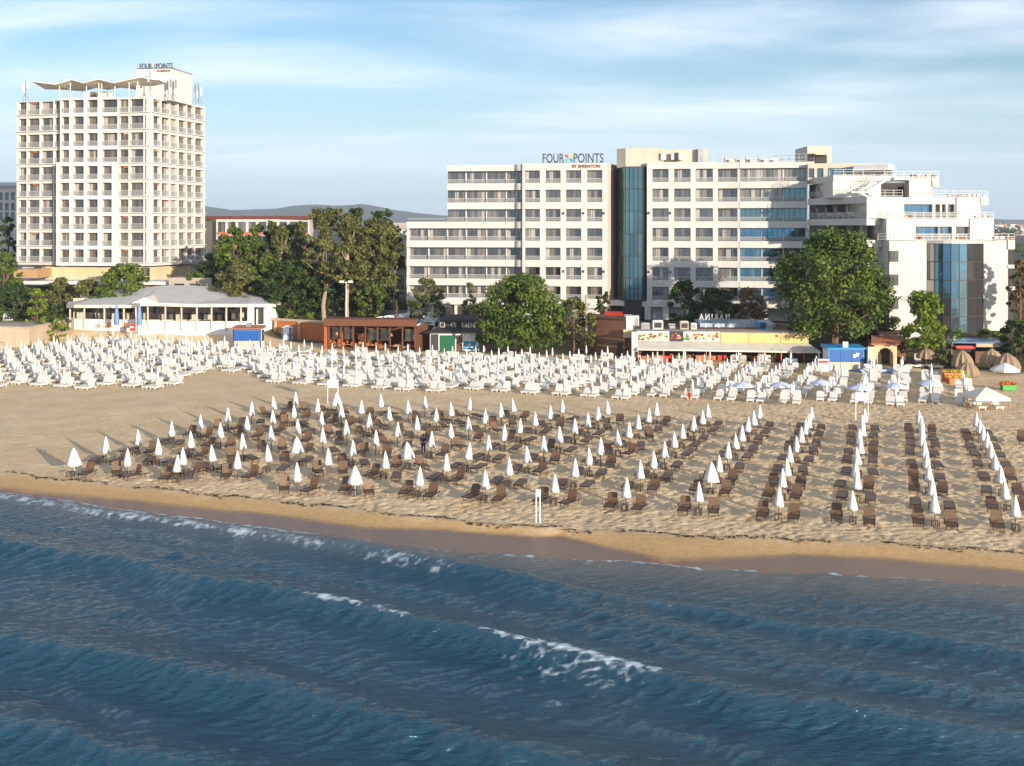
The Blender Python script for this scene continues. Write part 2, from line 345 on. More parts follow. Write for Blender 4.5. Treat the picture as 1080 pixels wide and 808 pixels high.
sand = mixrgb(n, l, attr(n, 'wet'), sand, (.20, .115, .07))
soil = mixrgb(n, l, rng(n, l, nb.outputs['Fac'], .4, .65), (.14, .10, .06), (.05, .07, .02))
sand = mixrgb(n, l, attr(n, 'land'), sand, soil)
l.new(sand, p.inputs['Base Color']); p.inputs['Specular IOR Level'].default_value = .25
l.new(rng(n, l, attr(n, 'wet'), 0, 1, .95, .16), p.inputs['Roughness'])
bp = n.new('ShaderNodeBump'); bp.inputs['Distance'].default_value = .22
l.new(rng(n, l, attr(n, 'damp'), 0, 1, 1.0, .22), bp.inputs['Strength']); l.new(nb.outputs['Fac'], bp.inputs['Height']); l.new(bp.outputs[0], p.inputs['Normal'])
me = np_mesh('beach', np.stack([GX, GY, GZ], -1).reshape(-1, 3), Fq, ['sand'], {'wet': wet.ravel(), 'damp': damp.ravel(), 'land': land.ravel()}, True)
tag(link(me, 'beach_ground'), None, None, kind='structure')

# seaweed line
V = []; Fc = []
for i in range(1500):
    x = random.uniform(-48, 56); yy = float(interp(DEBR, np.array([x]))[0]) + random.gauss(-.25, .16) + .35 * math.sin(x * .9) + .15 * math.sin(x * 2.7)
    if mnoise.noise(Vector((x * .25, 3, 0))) < -.25 and random.random() < .8: continue
    z = float(ground_z(np.array([x]), np.array([yy]))[0]) + .02; a = random.uniform(0, 3.14); s = random.uniform(.05, .17); k = len(V)
    for q in range(4):
        t = a + q * math.pi / 2; rr = s * (1.3 if q % 2 else .5); V.append((x + rr * math.cos(t), yy + rr * math.sin(t), z + random.uniform(0, .05)))
    Fc.append((k, k + 1, k + 2, k + 3))
tag(link(np_mesh('seaweed', V, Fc, ['seaweed']), 'seaweed'), 'dark line of dried seaweed along the edge of the rough sand', 'seaweed', kind='stuff')

# ------------------------------------------------------------------ sea
wxs = axis([(-9000, -1000, 1000), (-1000, -120, 80), (-120, -46, 2), (-46, 46, .11), (46, 70, 2), (70, 1000, 93), (1000, 9000, 1000)])
wys = axis([(-9000, -500, 850), (-500, 0, 50), (0, 36, 3), (36, 58, .075), (58, 90, .12), (90, 130, 4)])
WX, WY = np.meshgrid(wxs, wys)
def ridge(px, A, wn_, wf, seed, mod=.18):
    P = ext(poly(px, SEA)); t = (WY - interp(P, WX)); sl = np.gradient(interp(P, wxs), wxs); c = np.broadcast_to(1 / np.sqrt(1 + sl ** 2), WX.shape)
    t = t * c + (cellnoise(WX, WY * 0, seed, 4.6) - .5) * .6 + (cellnoise(WX, WY * 0, seed + 4, 1.1) - .5) * .15
    am = A * (1 + mod * (2 * cellnoise(WX, WY * 0, seed + 1, 7.0) - 1))
    return am * np.exp(-np.where(t < 0, (t / wn_) ** 2, (t / wf) ** 2)), t
far = np.where((np.abs(WX) < 60) & (WY > 20) & (WY < 120), 1.0, 0.0)
shore_t = WY - interp(SHORE, WX)
C1 = [(-200, 500), (0, 524), (60, 531), (120, 543), (200, 552), (260, 560), (330, 574), (400, 588), (470, 600), (560, 617), (640, 632), (720, 643), (860, 663), (960, 675), (1080, 692), (1250, 712)]
C2 = [(-200, 550), (0, 578), (100, 592), (200, 614), (300, 632), (380, 648), (440, 661), (500, 674), (560, 689), (620, 702), (700, 720), (800, 746), (900, 764), (1000, 780), (1080, 795), (1200, 815)]
C3 = [(-200, 650), (0, 681), (80, 693), (150, 706), (240, 726), (320, 746), (400, 766), (480, 786), (560, 806), (700, 840)]
C4 = [(-200, 725), (0, 768), (100, 792), (200, 815)]
C5 = [(560, 626), (660, 655), (760, 680), (860, 706), (960, 722), (1080, 742), (1200, 760)]
C0 = [(-100, 560), (150, 578), (300, 600), (460, 622), (560, 650), (640, 668)]
h = np.zeros_like(WX); T = {}
for k, (ln, A, a, b) in enumerate([(C1, .34, .8, 1.0), (C2, .66, 1.15, 2.0), (C3, .72, 1.25, 2.4), (C4, .62, 1.3, 2.4), (C5, .42, 1.0, 1.8), (C0, .16, .9, 1.3)]):
    r_, T[k] = ridge(ln, A, a, b, 31 + 7 * k); h += r_
# wind chop, aligned with the swell
rgc = np.random.default_rng(3); chop = np.zeros_like(WX); wrp = (cellnoise(WX, WY, 61, 3.0) - .5) * 2.2; wrp2 = (cellnoise(WX, WY, 62, 1.1) - .5) * 1.6
for k in range(20):
    lam = .42 * (5.2 / .42) ** (k / 19) ; ang = (R(62) + rgc.normal() * .3) if lam > 2.6 else (R(-48) + rgc.normal() * .35); q_ = 2 * np.pi / lam
    ph = (WX * math.cos(ang) + WY * math.sin(ang) + wrp * .5 + wrp2 * .25) * q_ + rgc.uniform(0, 6.28)
    patch = .35 + 1.1 * cellnoise(WX, WY, 100 + k, 4 + 2 * lam)
    chop += lam * (.0062 if lam > 1 else .0105) * patch * (1 - 2 * np.abs(np.sin(ph / 2)) ** 1.3)
amp = .35 + .65 * smooth((-shore_t - 1) / 8)
WZ = SEA + far * (h * smooth((-shore_t + .3) / 2.5) + chop * amp)
WZ = np.where(shore_t > 0, np.minimum(WZ, SEA + .02) - np.clip(shore_t, 0, 1) * .05, WZ)
WZ = np.where(shore_t > 3, SEA - .6, WZ)
# foam where waves break and at the swash edge
pxx = CX + WX / np.maximum(WY, 1) * F
cn = cellnoise(WX * .7 + WY * .4, WY - WX * .3, 77, .30) * .5 + cellnoise(WX, WY, 78, .9) * .35 + cellnoise(WX, WY, 79, .2) * .3
def win(a, b, s=30): return smooth((pxx - a) / s) * (1 - smooth((pxx - b) / s))
foam = np.zeros_like(WX)
foam += np.exp(-((T[0] + .5) / .75) ** 2) * (win(-60, 250) * .6 + win(240, 330) * .4 + win(380, 470) * .55 + win(330, 380) * .3) * 1.0
foam += np.exp(-((T[1] + .1) / .30) ** 2) * (win(300, 420) * .75 + win(490, 690) * .9 + win(0, 300) * .15)
foam += np.exp(-((T[1] + 1.0) / .8) ** 2) * win(490, 650, 60) * .26
foam += smooth(-T[1]) * smooth((T[1] + 6) / 2) * win(470, 640, 70) * .16 * (.4 + 1.2 * cellnoise(WX, WY, 95, 1.6))
sw = np.exp(-((shore_t + .15 + (cellnoise(WX, WY * 0, 91, 1.4) - .5) * .5) / .28) ** 2)
foam += sw * (.55 + .45 * (win(-60, 330) + win(600, 760)))
foam += np.exp(-((shore_t + 1.2) / .8) ** 2) * .25 * win(300, 640)
foam += np.exp(-((T[2] + .05) / .25) ** 2) * .12
lace = 1 - np.abs(2 * (cellnoise(WX, WY, 301, .55) * .65 + cellnoise(WX, WY, 302, .22) * .35) - 1); foam *= .45 + .75 * smooth((lace - .62) / .3)
foam = np.clip((foam * 1.1 + (cn - .575) * 1.25 - .40) * 2.0, 0, 1) * np.clip(foam * 3, 0, 1) * far
shal = smooth((shore_t + 6) / 6)
idx = np.arange(WX.size).reshape(WX.shape)
Fq = np.stack([idx[:-1, :-1], idx[:-1, 1:], idx[1:, 1:], idx[1:, :-1]], -1).reshape(-1, 4)
m, n, l, p = nodes('sea_water')
p.inputs['IOR'].default_value = 2.0; p.inputs['Specular Tint'].default_value = (.55, .84, 1.0, 1)
tcn = n.new('ShaderNodeTexCoord'); mpp = n.new('ShaderNodeMapping'); mpp.inputs['Rotation'].default_value = (0, 0, R(-45)); mpp.inputs['Scale'].default_value = (.6, 1.9, 1); l.new(tcn.outputs['Object'], mpp.inputs[0])
w1 = n.new('ShaderNodeTexNoise'); w1.inputs['Scale'].default_value = 1.9; w1.inputs['Detail'].default_value = 5; w1.inputs['Roughness'].default_value = .62; w1.inputs['Distortion'].default_value = .4; l.new(mpp.outputs[0], w1.inputs['Vector'])
bp = n.new('ShaderNodeBump'); bp.inputs['Strength'].default_value = 1.0; bp.inputs['Distance'].default_value = .24; l.new(w1.outputs['Fac'], bp.inputs['Height']); l.new(bp.outputs[0], p.inputs['Normal'])
cw = mixrgb(n, l, attr(n, 'shallow'), (.004, .038, .060), (.10, .095, .08))
cw = mixrgb(n, l, attr(n, 'foam'), cw, (.50, .55, .60)); l.new(cw, p.inputs['Base Color'])
l.new(rng(n, l, attr(n, 'foam'), 0, .6, .07, .7), p.inputs['Roughness'])
me = np_mesh('sea', np.stack([WX, WY, WZ], -1).reshape(-1, 3), Fq, ['sea_water'], {'foam': foam.ravel(), 'shallow': shal.ravel()}, True)
tag(link(me, 'sea_water'), None, None, kind='structure')

# ------------------------------------------------------------------ distant hills
mat('hill', (.045, .06, .03), .9, .3, .004, 0)
def hills(name, D, prof, depth, col='hill'):
    mb = MB(); n_ = len(prof); rows = 6
    for j in range(rows + 1):
        t = j / rows
        for i, (px, py) in enumerate(prof):
            d = D + depth * t; zt = zz(py, D + depth); hh = max(0, zt) * math.sin(t * math.pi / 2) ** 1.3
            hh *= 1 + .12 * math.sin(i * 1.7 + j) * (1 - t); mb.v.append((xx(px, d), d, -2 + hh + 2 * t))
    for j in range(rows):
        for i in range(n_ - 1): mb.f.append([j * n_ + i, j * n_ + i + 1, (j + 1) * n_ + i + 1, (j + 1) * n_ + i]); mb.m.append(0)
    mb.mats = [col]; o = mb.build(name, smooth=True); return tag(o, None, None, kind='structure')
def jag(pts, st=8, a=.6):
    xs_ = np.arange(pts[0][0], pts[-1][0] + 1, st); ys2 = np.interp(xs_, [q[0] for q in pts], [q[1] for q in pts])
    return [(float(x), float(y) + a * mnoise.noise(Vector((x * .05, 1, 0))) + .4 * a * mnoise.noise(Vector((x * .2, 5, 0)))) for x, y in zip(xs_, ys2)]
hills('hills', 4200, jag([(-300, 232), (100, 224), (200, 216), (225, 218.5), (245, 221.5), (265, 221), (290, 220), (310, 217), (330, 215.5), (355, 217), (380, 215), (400, 218), (420, 222), (450, 226), (520, 230), (700, 233), (1000, 231), (1400, 234)]), 1300)

# ------------------------------------------------------------------ beach furniture
TH = R(18.7)
def rounded(w, h_, r, n_=4):
    pts = []
    for cx, cy, a0 in ((w / 2 - r, h_ - r, 0), (-w / 2 + r, h_ - r, 90), (-w / 2, 0, None), (w / 2, 0, None)):
        if a0 is None: pts.append((cx, cy))
        else: pts += [(cx + r * math.cos(R(a0 + 90 * i / n_)), cy + r * math.sin(R(a0 + 90 * i / n_))) for i in range(n_ + 1)]
    return pts
def back_mesh(mb, w, ln, ang, hinge, t, r, m):           # hinged panel tilted by ang from level
    M = Matrix.Translation(hinge) @ Matrix.Rotation(ang, 4, 'X'); pts = rounded(w, ln, r); n_ = len(pts)
    vs = [M @ Vector((x, y, 0)) for x, y in pts] + [M @ Vector((x, y, -t)) for x, y in pts]
    mb.add(vs, [list(range(n_)), list(range(n_, 2 * n_))[::-1]] + [(i, n_ + i, n_ + (i + 1) % n_, (i + 1) % n_) for i in range(n_)], m)
def brown_lounger(ang, arms=True):
    root = empty('sun_lounger', (0, 0, 0), '', 'sun lounger', 'brown sun loungers under the closed umbrellas')
    s = MB(); s.box(-.37, .37, -1.02, .25, .34, .385, 'lounger_brown'); s.box(-.41, -.372, -1.04, .95, .315, .40, 'lounger_frame'); s.box(.372, .41, -1.04, .95, .315, .40, 'lounger_frame')
    s.box(-.41, .41, -1.085, -1.042, .315, .40, 'lounger_frame'); s.build('seat', root)
    b = MB(); back_mesh(b, .78, .80, ang, (0, .26, .385), .05, .16, 'lounger_brown'); b.build('backrest', root)
    for x, y in ((-.35, -.85), (.35, -.85), (-.35, .78), (.35, .78)):
        g = MB(); g.tube((x, y, -.03), (x, y * .97, .33), .028, .034, 6, 'lounger_frame'); g.build('leg', root)
    if arms:
        for sx in (-1, 1):
            g = MB(); g.box(sx * .43 - .03, sx * .43 + .03, -.25, .35, .56, .60, 'lounger_frame'); g.box(sx * .43 - .02, sx * .43 + .02, -.22, -.17, .38, .56, 'lounger_frame'); g.build('armrest', root)
    return root
BR = {'up': brown_lounger(R(62)), 'mid': brown_lounger(R(32)), 'flat': brown_lounger(R(5), False), 'steep': brown_lounger(R(75))}
def closed_umbrella(h_=2.2, wide=1.0, base=True, cname='fabric_white'):
    root = empty('closed_umbrella', (0, 0, 0), '', 'umbrella', 'closed white umbrellas among the brown loungers')
    c = MB(); pr = [(.27, -1.26), (.335, -1.30), (.29, -1.08), (.225, -.75), (.16, -.42), (.10, -.16), (.06, -.04), (.02, .08)]
    c.lathe([(r * wide, h_ - .07 + z) for r, z in pr], 16, cname, .11); c.build('canopy', root, True)
    p_ = MB(); p_.tube((0, 0, -.1), (0, 0, h_ - 1.25), .035, .035, 6, 'frame_light' if wide > 1.2 else 'wood_brown'); p_.build('pole', root)
    return root
UM = closed_umbrella(); UMW = closed_umbrella(2.2, 1.75)
def side_table():
    root = empty('side_table', (0, 0, 0), '', 'side table', 'small brown side tables between the loungers')
    t = MB(); t.box(-.25, .25, -.25, .25, .40, .44, 'lounger_brown'); t.build('table_top', root)
    for x in (-.2, .2):
        for y in (-.2, .2): g = MB(); g.box(x - .025, x + .025, y - .025, y + .025, -.03, .398, 'lounger_frame'); g.build('leg', root)
    return root
TB = side_table()
C = [(60,400,[(125,490,'w'),(350,412),(500,492),(583,352),(725,418),(815,295),(900,482),(845,530),(955,372),(1017,245)]),
(200,400,[(168,458),(220,310),(270,202),(340,512),(380,388),(408,255),(438,162),(565,462),(582,328),(592,212),(603,122),(743,172),(752,85),(770,275),(765,405,'w'),(765,592),(905,135),(932,228),(947,345),(983,485),(1043,95,'w')]),
(340,400,[(137,175),(173,290),(275,148),(328,240),(420,107),(378,358),(215,425),(478,193),(533,300),(450,505),(613,150),(617,440,'w'),(673,255),(727,113),(770,370),(808,202),(687,622),(880,525),(915,310),(922,162),(1043,125),(1040,258),(1027,452),(232,608,'w')]),
(480,410,[(213,148),(235,325),(217,577),(330,105),(348,260),(385,483),(423,65),(460,208),(520,402),(570,158),(628,333),(675,115),(710,597),(743,272),(767,75),(848,215),(850,497),(943,170),(1013,125),(957,420),(1030,350)]),
(620,415,[(145,48),(222,255),(293,205),(270,600),(357,150),(373,475),(430,103),(485,60),(472,405),(545,337),(618,267),(673,210),(750,162),(790,625),(815,115),(853,73),(875,498,'w'),(935,430),(992,343),(1050,278)]),
(760,420,[(148,197),(190,135),(240,92),(272,45),(645,60),(622,105),(603,152),(572,205),(545,265),(495,335),(475,422),(440,497),(412,627),(1018,70),(1003,120),(1015,165),(990,222),(995,275),(980,350),(955,438),(970,510),(940,648)]),
(920,420,[(335,82),(350,130),(355,175),(358,230),(368,300),(385,375),(398,460),(422,555),(447,672),(740,97),(765,140),(785,190),(815,240),(848,305),(882,385),(915,472),(953,572),(1015,693)])]
cells = {}
for x0, y0, lst in C:
    for t in lst:
        px, py = x0 + t[0] / 6.733, y0 + t[1] / 6.733; d = (H - 2.2) * F / (py - HY); X = xx(px, d)
        c_ = X * math.cos(TH) - d * math.sin(TH); r_ = X * math.sin(TH) + d * math.cos(TH)
        k = int(round((8.5 - c_) / 4.98)); k = min(k, 14); cells.setdefault(k, []).append((r_, X, d, len(t) > 2))
# the line of sets just beyond the right edge throws its shadows and its loungers into view
used = {}
def place(proto, key, x, y, rz, label, group=None, z=None, sc=1.0):
    o = copy_tree(proto); o.location = (x, y, gz(x, y) if z is None else z); o.rotation_euler = (0, 0, rz)
    if sc != 1: o.scale = (sc, sc, sc)
    o['label'] = label
    if group: o['group'] = group
    used[key] = used.get(key, 0) + 1; return o
POSE = {'up': 'back raised', 'mid': 'back tilted', 'flat': 'back flat', 'steep': 'back upright'}
rr = random.Random(11)
colword = lambda k: 'easternmost line' if k == 0 else '%s line of umbrellas from the right' % ordn(k + 1)
for k in sorted(cells):
    lst = sorted(cells[k])
    for i, (r_, X, Y, wide) in enumerate(lst):
        cname = '%s line from the right' % ordn(k + 1)
        seat = '%s from the sea' % ordn(i + 1)
        um = place(UMW if wide else UM, 'um', X, Y, rr.uniform(0, 6), '%s umbrella over brown loungers, %s, %s' % ('wide half-closed white' if wide else 'closed white', seat, cname), sc=rr.uniform(.97, 1.04))
        um.rotation_euler = (R(rr.gauss(0, 2.0)), R(rr.gauss(0, 2.0)), rr.uniform(0, 6))
        leftz = k >= 9
        for sd_ in (-1, 1):
            if leftz and rr.random() < .06: continue
            if i == 0: pose = rr.choice(['up', 'steep', 'steep'])
            elif leftz: pose = rr.choice(['up', 'mid', 'flat', 'up', 'flat'])
            elif k >= 5: pose = rr.choice(['up', 'flat', 'flat', 'mid', 'flat', 'flat'])
            else: pose = rr.choice(['flat', 'flat', 'flat', 'flat', 'mid', 'up'] if i < 4 else ['flat'] * 7 + ['mid'])
            rot = -TH + (rr.gauss(0, R(3)) if k < 6 else rr.gauss(0, R(9)) if k < 9 else rr.gauss(R(22), R(22)))
            off = 1.02 + rr.gauss(0, .06); al = rr.gauss(0, .12 if not leftz else .35)
            x = X + sd_ * off * math.cos(TH) + al * math.sin(TH); y = Y - sd_ * off * math.sin(TH) + al * math.cos(TH)
            place(BR[pose], 'br' + pose, x, y, rot, 'brown lounger, %s, %s of umbrella %s, %s' % (POSE[pose], 'left' if sd_ < 0 else 'right', seat, cname), sc=.92)
        if not (leftz and rr.random() < .5):
            place(TB, 'tb', X - .42 * math.sin(TH), Y - .42 * math.cos(TH), -TH + rr.gauss(0, .1), 'small brown table by umbrella %s, %s' % (seat, cname))
# right edge: one lounger of the next line peeks into the frame
for n_, (px, py) in enumerate([(1078, 467)]):
    x, y = at(px, py); place(BR['up'], 'brup', x, y, -TH, 'brown lounger with raised back cut off by the right edge of the picture')

# --- white zone
def white_lounger(ang, simple=False, g='white sunbeds packed on the back beach'):
    root = empty('sunbed', (0, 0, 0), '', 'sunbed', g)
    s = MB(); s.box(-.43, .43, -1.0, .22, .17, .37, 'plastic_white'); s.box(-.36, -.28, .22, .9, .22, .28, 'plastic_white'); s.box(.28, .36, .22, .9, .22, .28, 'plastic_white'); s.build('seat', root)
    b = MB(); back_mesh(b, .88, .90, ang, (0, .23, .36), .09, .22, 'plastic_white'); b.build('backrest', root)
    for x in (-.33, .33):
        for y in (-.85, .7): q = MB(); q.box(x - .045, x + .045, y - .05, y + .05, -.03, .262, 'plastic_leg'); q.build('leg', root)
    return root
def white_umb(h_=2.0):
    root = empty('closed_umbrella', (0, 0, 0), '', 'umbrella', 'closed white umbrellas among the white sunbeds')
    c = MB(); c.lathe([(r, h_ + z) for r, z in [(.13, -1.1), (.165, -1.12), (.15, -.85), (.12, -.5), (.065, -.1), (.025, 0)]], 10, 'fabric_white', .08); c.build('canopy', root, True)
    p_ = MB(); p_.tube((0, 0, -.05), (0, 0, h_ - 1.1), .035, .035, 6, 'frame_light'); p_.build('pole', root); return root
WL = {'up': white_lounger(R(67)), 'mid': white_lounger(R(42)), 'flat': white_lounger(R(8))}; WU = white_umb()
TW = R(21)
FRONT = [(-60, 407), (-10, 409), (155, 411.5), (232, 394.5), (262, 394.5), (270, 403.5), (310, 404.5), (350, 411), (500, 414), (680, 421.5), (860, 427), (1025, 429.5)]
BACK = [(-60, 378), (0, 370), (30, 367), (60, 363), (130, 361), (240, 365), (345, 373), (440, 376), (560, 377.5), (640, 380), (760, 383), (868, 387), (869, 393), (915, 393), (916, 391), (955, 391), (958, 398), (1000, 400), (1025, 412)]
def lerp(P_, x): return float(np.interp(x, [q[0] for q in P_], [q[1] for q in P_]))
wc = []
bx, by = at(983, 429)
for k in range(-2, 46):
    for i in range(-8, 26):
        c0 = -3.72 * k; r0 = 3.25 * i
        x = bx + c0 * math.cos(TW) + r0 * math.sin(TW); y = by - c0 * math.sin(TW) + r0 * math.cos(TW)
        if y < 50: continue
        px = CX + x / y * F; py = HY + H / y * F
        if px < -12 or px > 1022: continue
        if not (lerp(BACK, px) <= py - .5 and py <= lerp(FRONT, px)): continue
        if px > 868 and px < 918 and py < 396: continue
        if px > 238 and px < 290 and py < 371.5: continue
        if px < 34 and py < 371.5: continue
        wc.append((y, k, i, x, y, px, py))
rowi = {}
for k in sorted(set(w[1] for w in wc)):
    for j, i in enumerate(sorted(w[2] for w in wc if w[1] == k)): rowi[(k, i)] = j + 1
kmin = min(w[1] for w in wc)
wc.sort(); nU = nL = 0; restU = MB(); restL = MB()
def stamp(mb, proto, x, y, z, rz):
    M = Matrix.Translation((x, y, z)) @ Matrix.Rotation(rz, 4, 'Z')
    for ch in proto.children:
        me = ch.data; mb.add([M @ v.co for v in me.vertices], [list(p_.vertices) for p_ in me.polygons], me.materials[0].name)
rw = random.Random(5)
for (_, k, i, x, y, px, py) in wc:
    x += rw.gauss(0, .12); y += rw.gauss(0, .15); j = rowi[(k, i)]; cl = k - kmin + 1
    where = '%s from the sea, %s line from right' % (ordn(j), ordn(cl))
    ux, uy = x + .75 * math.sin(TW), y + .75 * math.cos(TW)
    if nU < 164: place(WU, 'wu', ux, uy, rw.uniform(0, 6), 'closed white umbrella over sunbeds, %s' % where, sc=rw.uniform(.94, 1.08)); nU += 1
    else: stamp(restU, WU, ux, uy, gz(ux, uy), 0)
    pose0 = rw.choice(['up', 'up', 'mid', 'mid', 'flat'])
    if j == 1: pose0 = 'up' if px < 660 else 'mid'
    for sd_ in (-1, 1):
        if rw.random() < .05 and j > 1: continue
        pose = pose0 if rw.random() < .75 else rw.choice(['up', 'mid', 'flat'])
        off = .47 + abs(rw.gauss(0, .05)) + (0.22 if px > 660 and rw.random() < .5 else 0); lx = x + sd_ * off * math.cos(TW); ly = y - sd_ * off * math.sin(TW); rz = -TW + rw.gauss(0, R(4))
        if nL < 300:
            place(WL[pose], 'wl' + pose, lx, ly, rz, 'white sunbed, %s of its pair, %s' % ('left' if sd_ < 0 else 'right', where)); nL += 1
        else: stamp(restL, WL[pose], lx, ly, gz(lx, ly), rz)
if restU.v: tag(restU.build('closed_umbrellas'), 'mass of slim closed white umbrellas at the back of the beach', 'umbrellas', kind='stuff')
if restL.v: tag(restL.build('sunbeds'), 'mass of white sunbeds at the back of the beach', 'sunbeds', kind='stuff')
# open umbrellas over the second row at the right
def open_umb(rad, h_, cm, pm, g, name='open_umbrella', sag=.42):
    root = empty(name, (0, 0, 0), '', 'umbrella', g)
    c = MB(); n_ = 8; vs = [(0, 0, h_)]; 
    for q, (rf, zf) in enumerate([(.5, -.42), (1.0, -1.0), (1.0, -1.28), (.985, -1.28), (.985, -1.03)]):
        for i in range(n_): t = 2 * math.pi * i / n_; vs.append((rad * rf * math.cos(t), rad * rf * math.sin(t), h_ + zf * sag))
    vs.append((0, 0, h_ - .06)); fs = [(0, 1 + i, 1 + (i + 1) % n_) for i in range(n_)]
    for q in range(4): fs += [(1 + q * n_ + i, 1 + (q + 1) * n_ + i, 1 + (q + 1) * n_ + (i + 1) % n_, 1 + q * n_ + (i + 1) % n_) for i in range(n_)]
    fs += [(len(vs) - 1, 1 + 4 * n_ + (i + 1) % n_, 1 + 4 * n_ + i) for i in range(n_)]
    c.add(vs, fs, cm); c.build('canopy', root)
    p_ = MB(); p_.tube((0, 0, -.05), (0, 0, h_ + .08), .035, .03, 6, pm); p_.build('pole', root)
    for i in range(4):
        t = 2 * math.pi * i / 4; r2 = MB(); r2.tube((0, 0, h_ - .7), (rad * .55 * math.cos(t), rad * .55 * math.sin(t), h_ - sag * .6), .012, .012, 4, pm); r2.build('strut', root)
    return root
OU = open_umb(1.35, 2.05, 'fabric_lavender', 'frame_light', 'open pale umbrellas over the white sunbeds')
for q, (px, py) in enumerate([(784, 404), (824, 404), (866, 401.5), (907, 406.5), (945, 405), (981, 402)]):
    d = (H - 1.9) * F / (py - HY); x = xx(px, d)
    place(OU, 'ou', x, d, .4 * q, '%s open pale lavender umbrella from the left over the white sunbeds at right' % ordn(q + 1), z=gz(x, d))

# ------------------------------------------------------------------ buildings
class Facade:
    """a straight stretch of front between plan points A and B, outward normal to the camera's side"""
    def __init__(s, A, B):
        s.A = Vector((A[0], A[1], 0)); s.B = Vector((B[0], B[1], 0)); s.u = (s.B - s.A).normalized(); s.L = (s.B - s.A).length
        s.n = Vector((s.u.y, -s.u.x, 0)); s.M = Matrix(((s.u.x, s.n.x, 0, s.A.x), (s.u.y, s.n.y, 0, s.A.y), (0, 0, 1, 0), (0, 0, 0, 1)))
        s.Mr = Matrix(((s.u.x, -s.n.x, 0, s.A.x), (s.u.y, -s.n.y, 0, s.A.y), (0, 0, 1, 0), (0, 0, 0, 1)))
    def U(s, px):                                # where the front is met by the sight line through column px
        k = (px - CX) / F; return (k * s.A.y - s.A.x) / (s.u.x - k * s.u.y)
    def Z(s, u, py): return zz(py, s.A.y + s.u.y * u)
    def box(s, mb, u0, u1, z0, z1, v0, v1, m=None):     # v outward
        vs = [s.M @ Vector((u, v, z)) for z in (z0, z1) for u, v in ((u0, v1), (u1, v1), (u1, v0), (u0, v0))]
        if v1 < v0: v0, v1 = v1, v0; vs = [s.M @ Vector((u, v, z)) for z in (z0, z1) for u, v in ((u0, v1), (u1, v1), (u1, v0), (u0, v0))]
        mb.add(vs, [(3, 2, 1, 0), (4, 5, 6, 7), (0, 1, 5, 4), (1, 2, 6, 5), (2, 3, 7, 6), (3, 0, 4, 7)], m)
WCACHE = {}
def window_meshes(w, h_, nm, gm_, fm, transom):
    key = (round(w, 1), round(h_, 1), nm, gm_, fm, transom)
    if key not in WCACHE:
        w, h_ = key[0], key[1]; f = MB(); t = .06
        f.box(0, w, 0, .08, 0, t, fm); f.box(0, w, 0, .08, h_ - t, h_, fm); f.box(0, t, 0, .08, t, h_ - t, fm); f.box(w - t, w, 0, .08, t, h_ - t, fm)
        for i in range(1, nm): x = w * i / nm; f.box(x - .035, x + .035, .01, .07, t, h_ - t, fm)
        if transom: f.box(t, w - t, .015, .065, h_ * transom - .03, h_ * transom + .03, fm)
        g = MB(); g.box(.03, w - .03, .035, .05, .03, h_ - .03, gm_)
        WCACHE[key] = (f.mesh('window'), g.mesh('pane'), key[0], key[1])
    return WCACHE[key]
RCACHE = {}
def rail_mesh(w, rail, off, railm):
    key = (round(w, 1), rail, round(off, 2), railm)
    if key not in RCACHE:
        w = key[0]; m = MB(); m.box(.02, w - .02, -off - .03, -off + .03, rail, rail + .05, 'frame_light'); m.box(.03, w - .03, -off - .01, -off + .01, .06, rail, railm); RCACHE[key] = m.mesh('railing')
    return RCACHE[key]
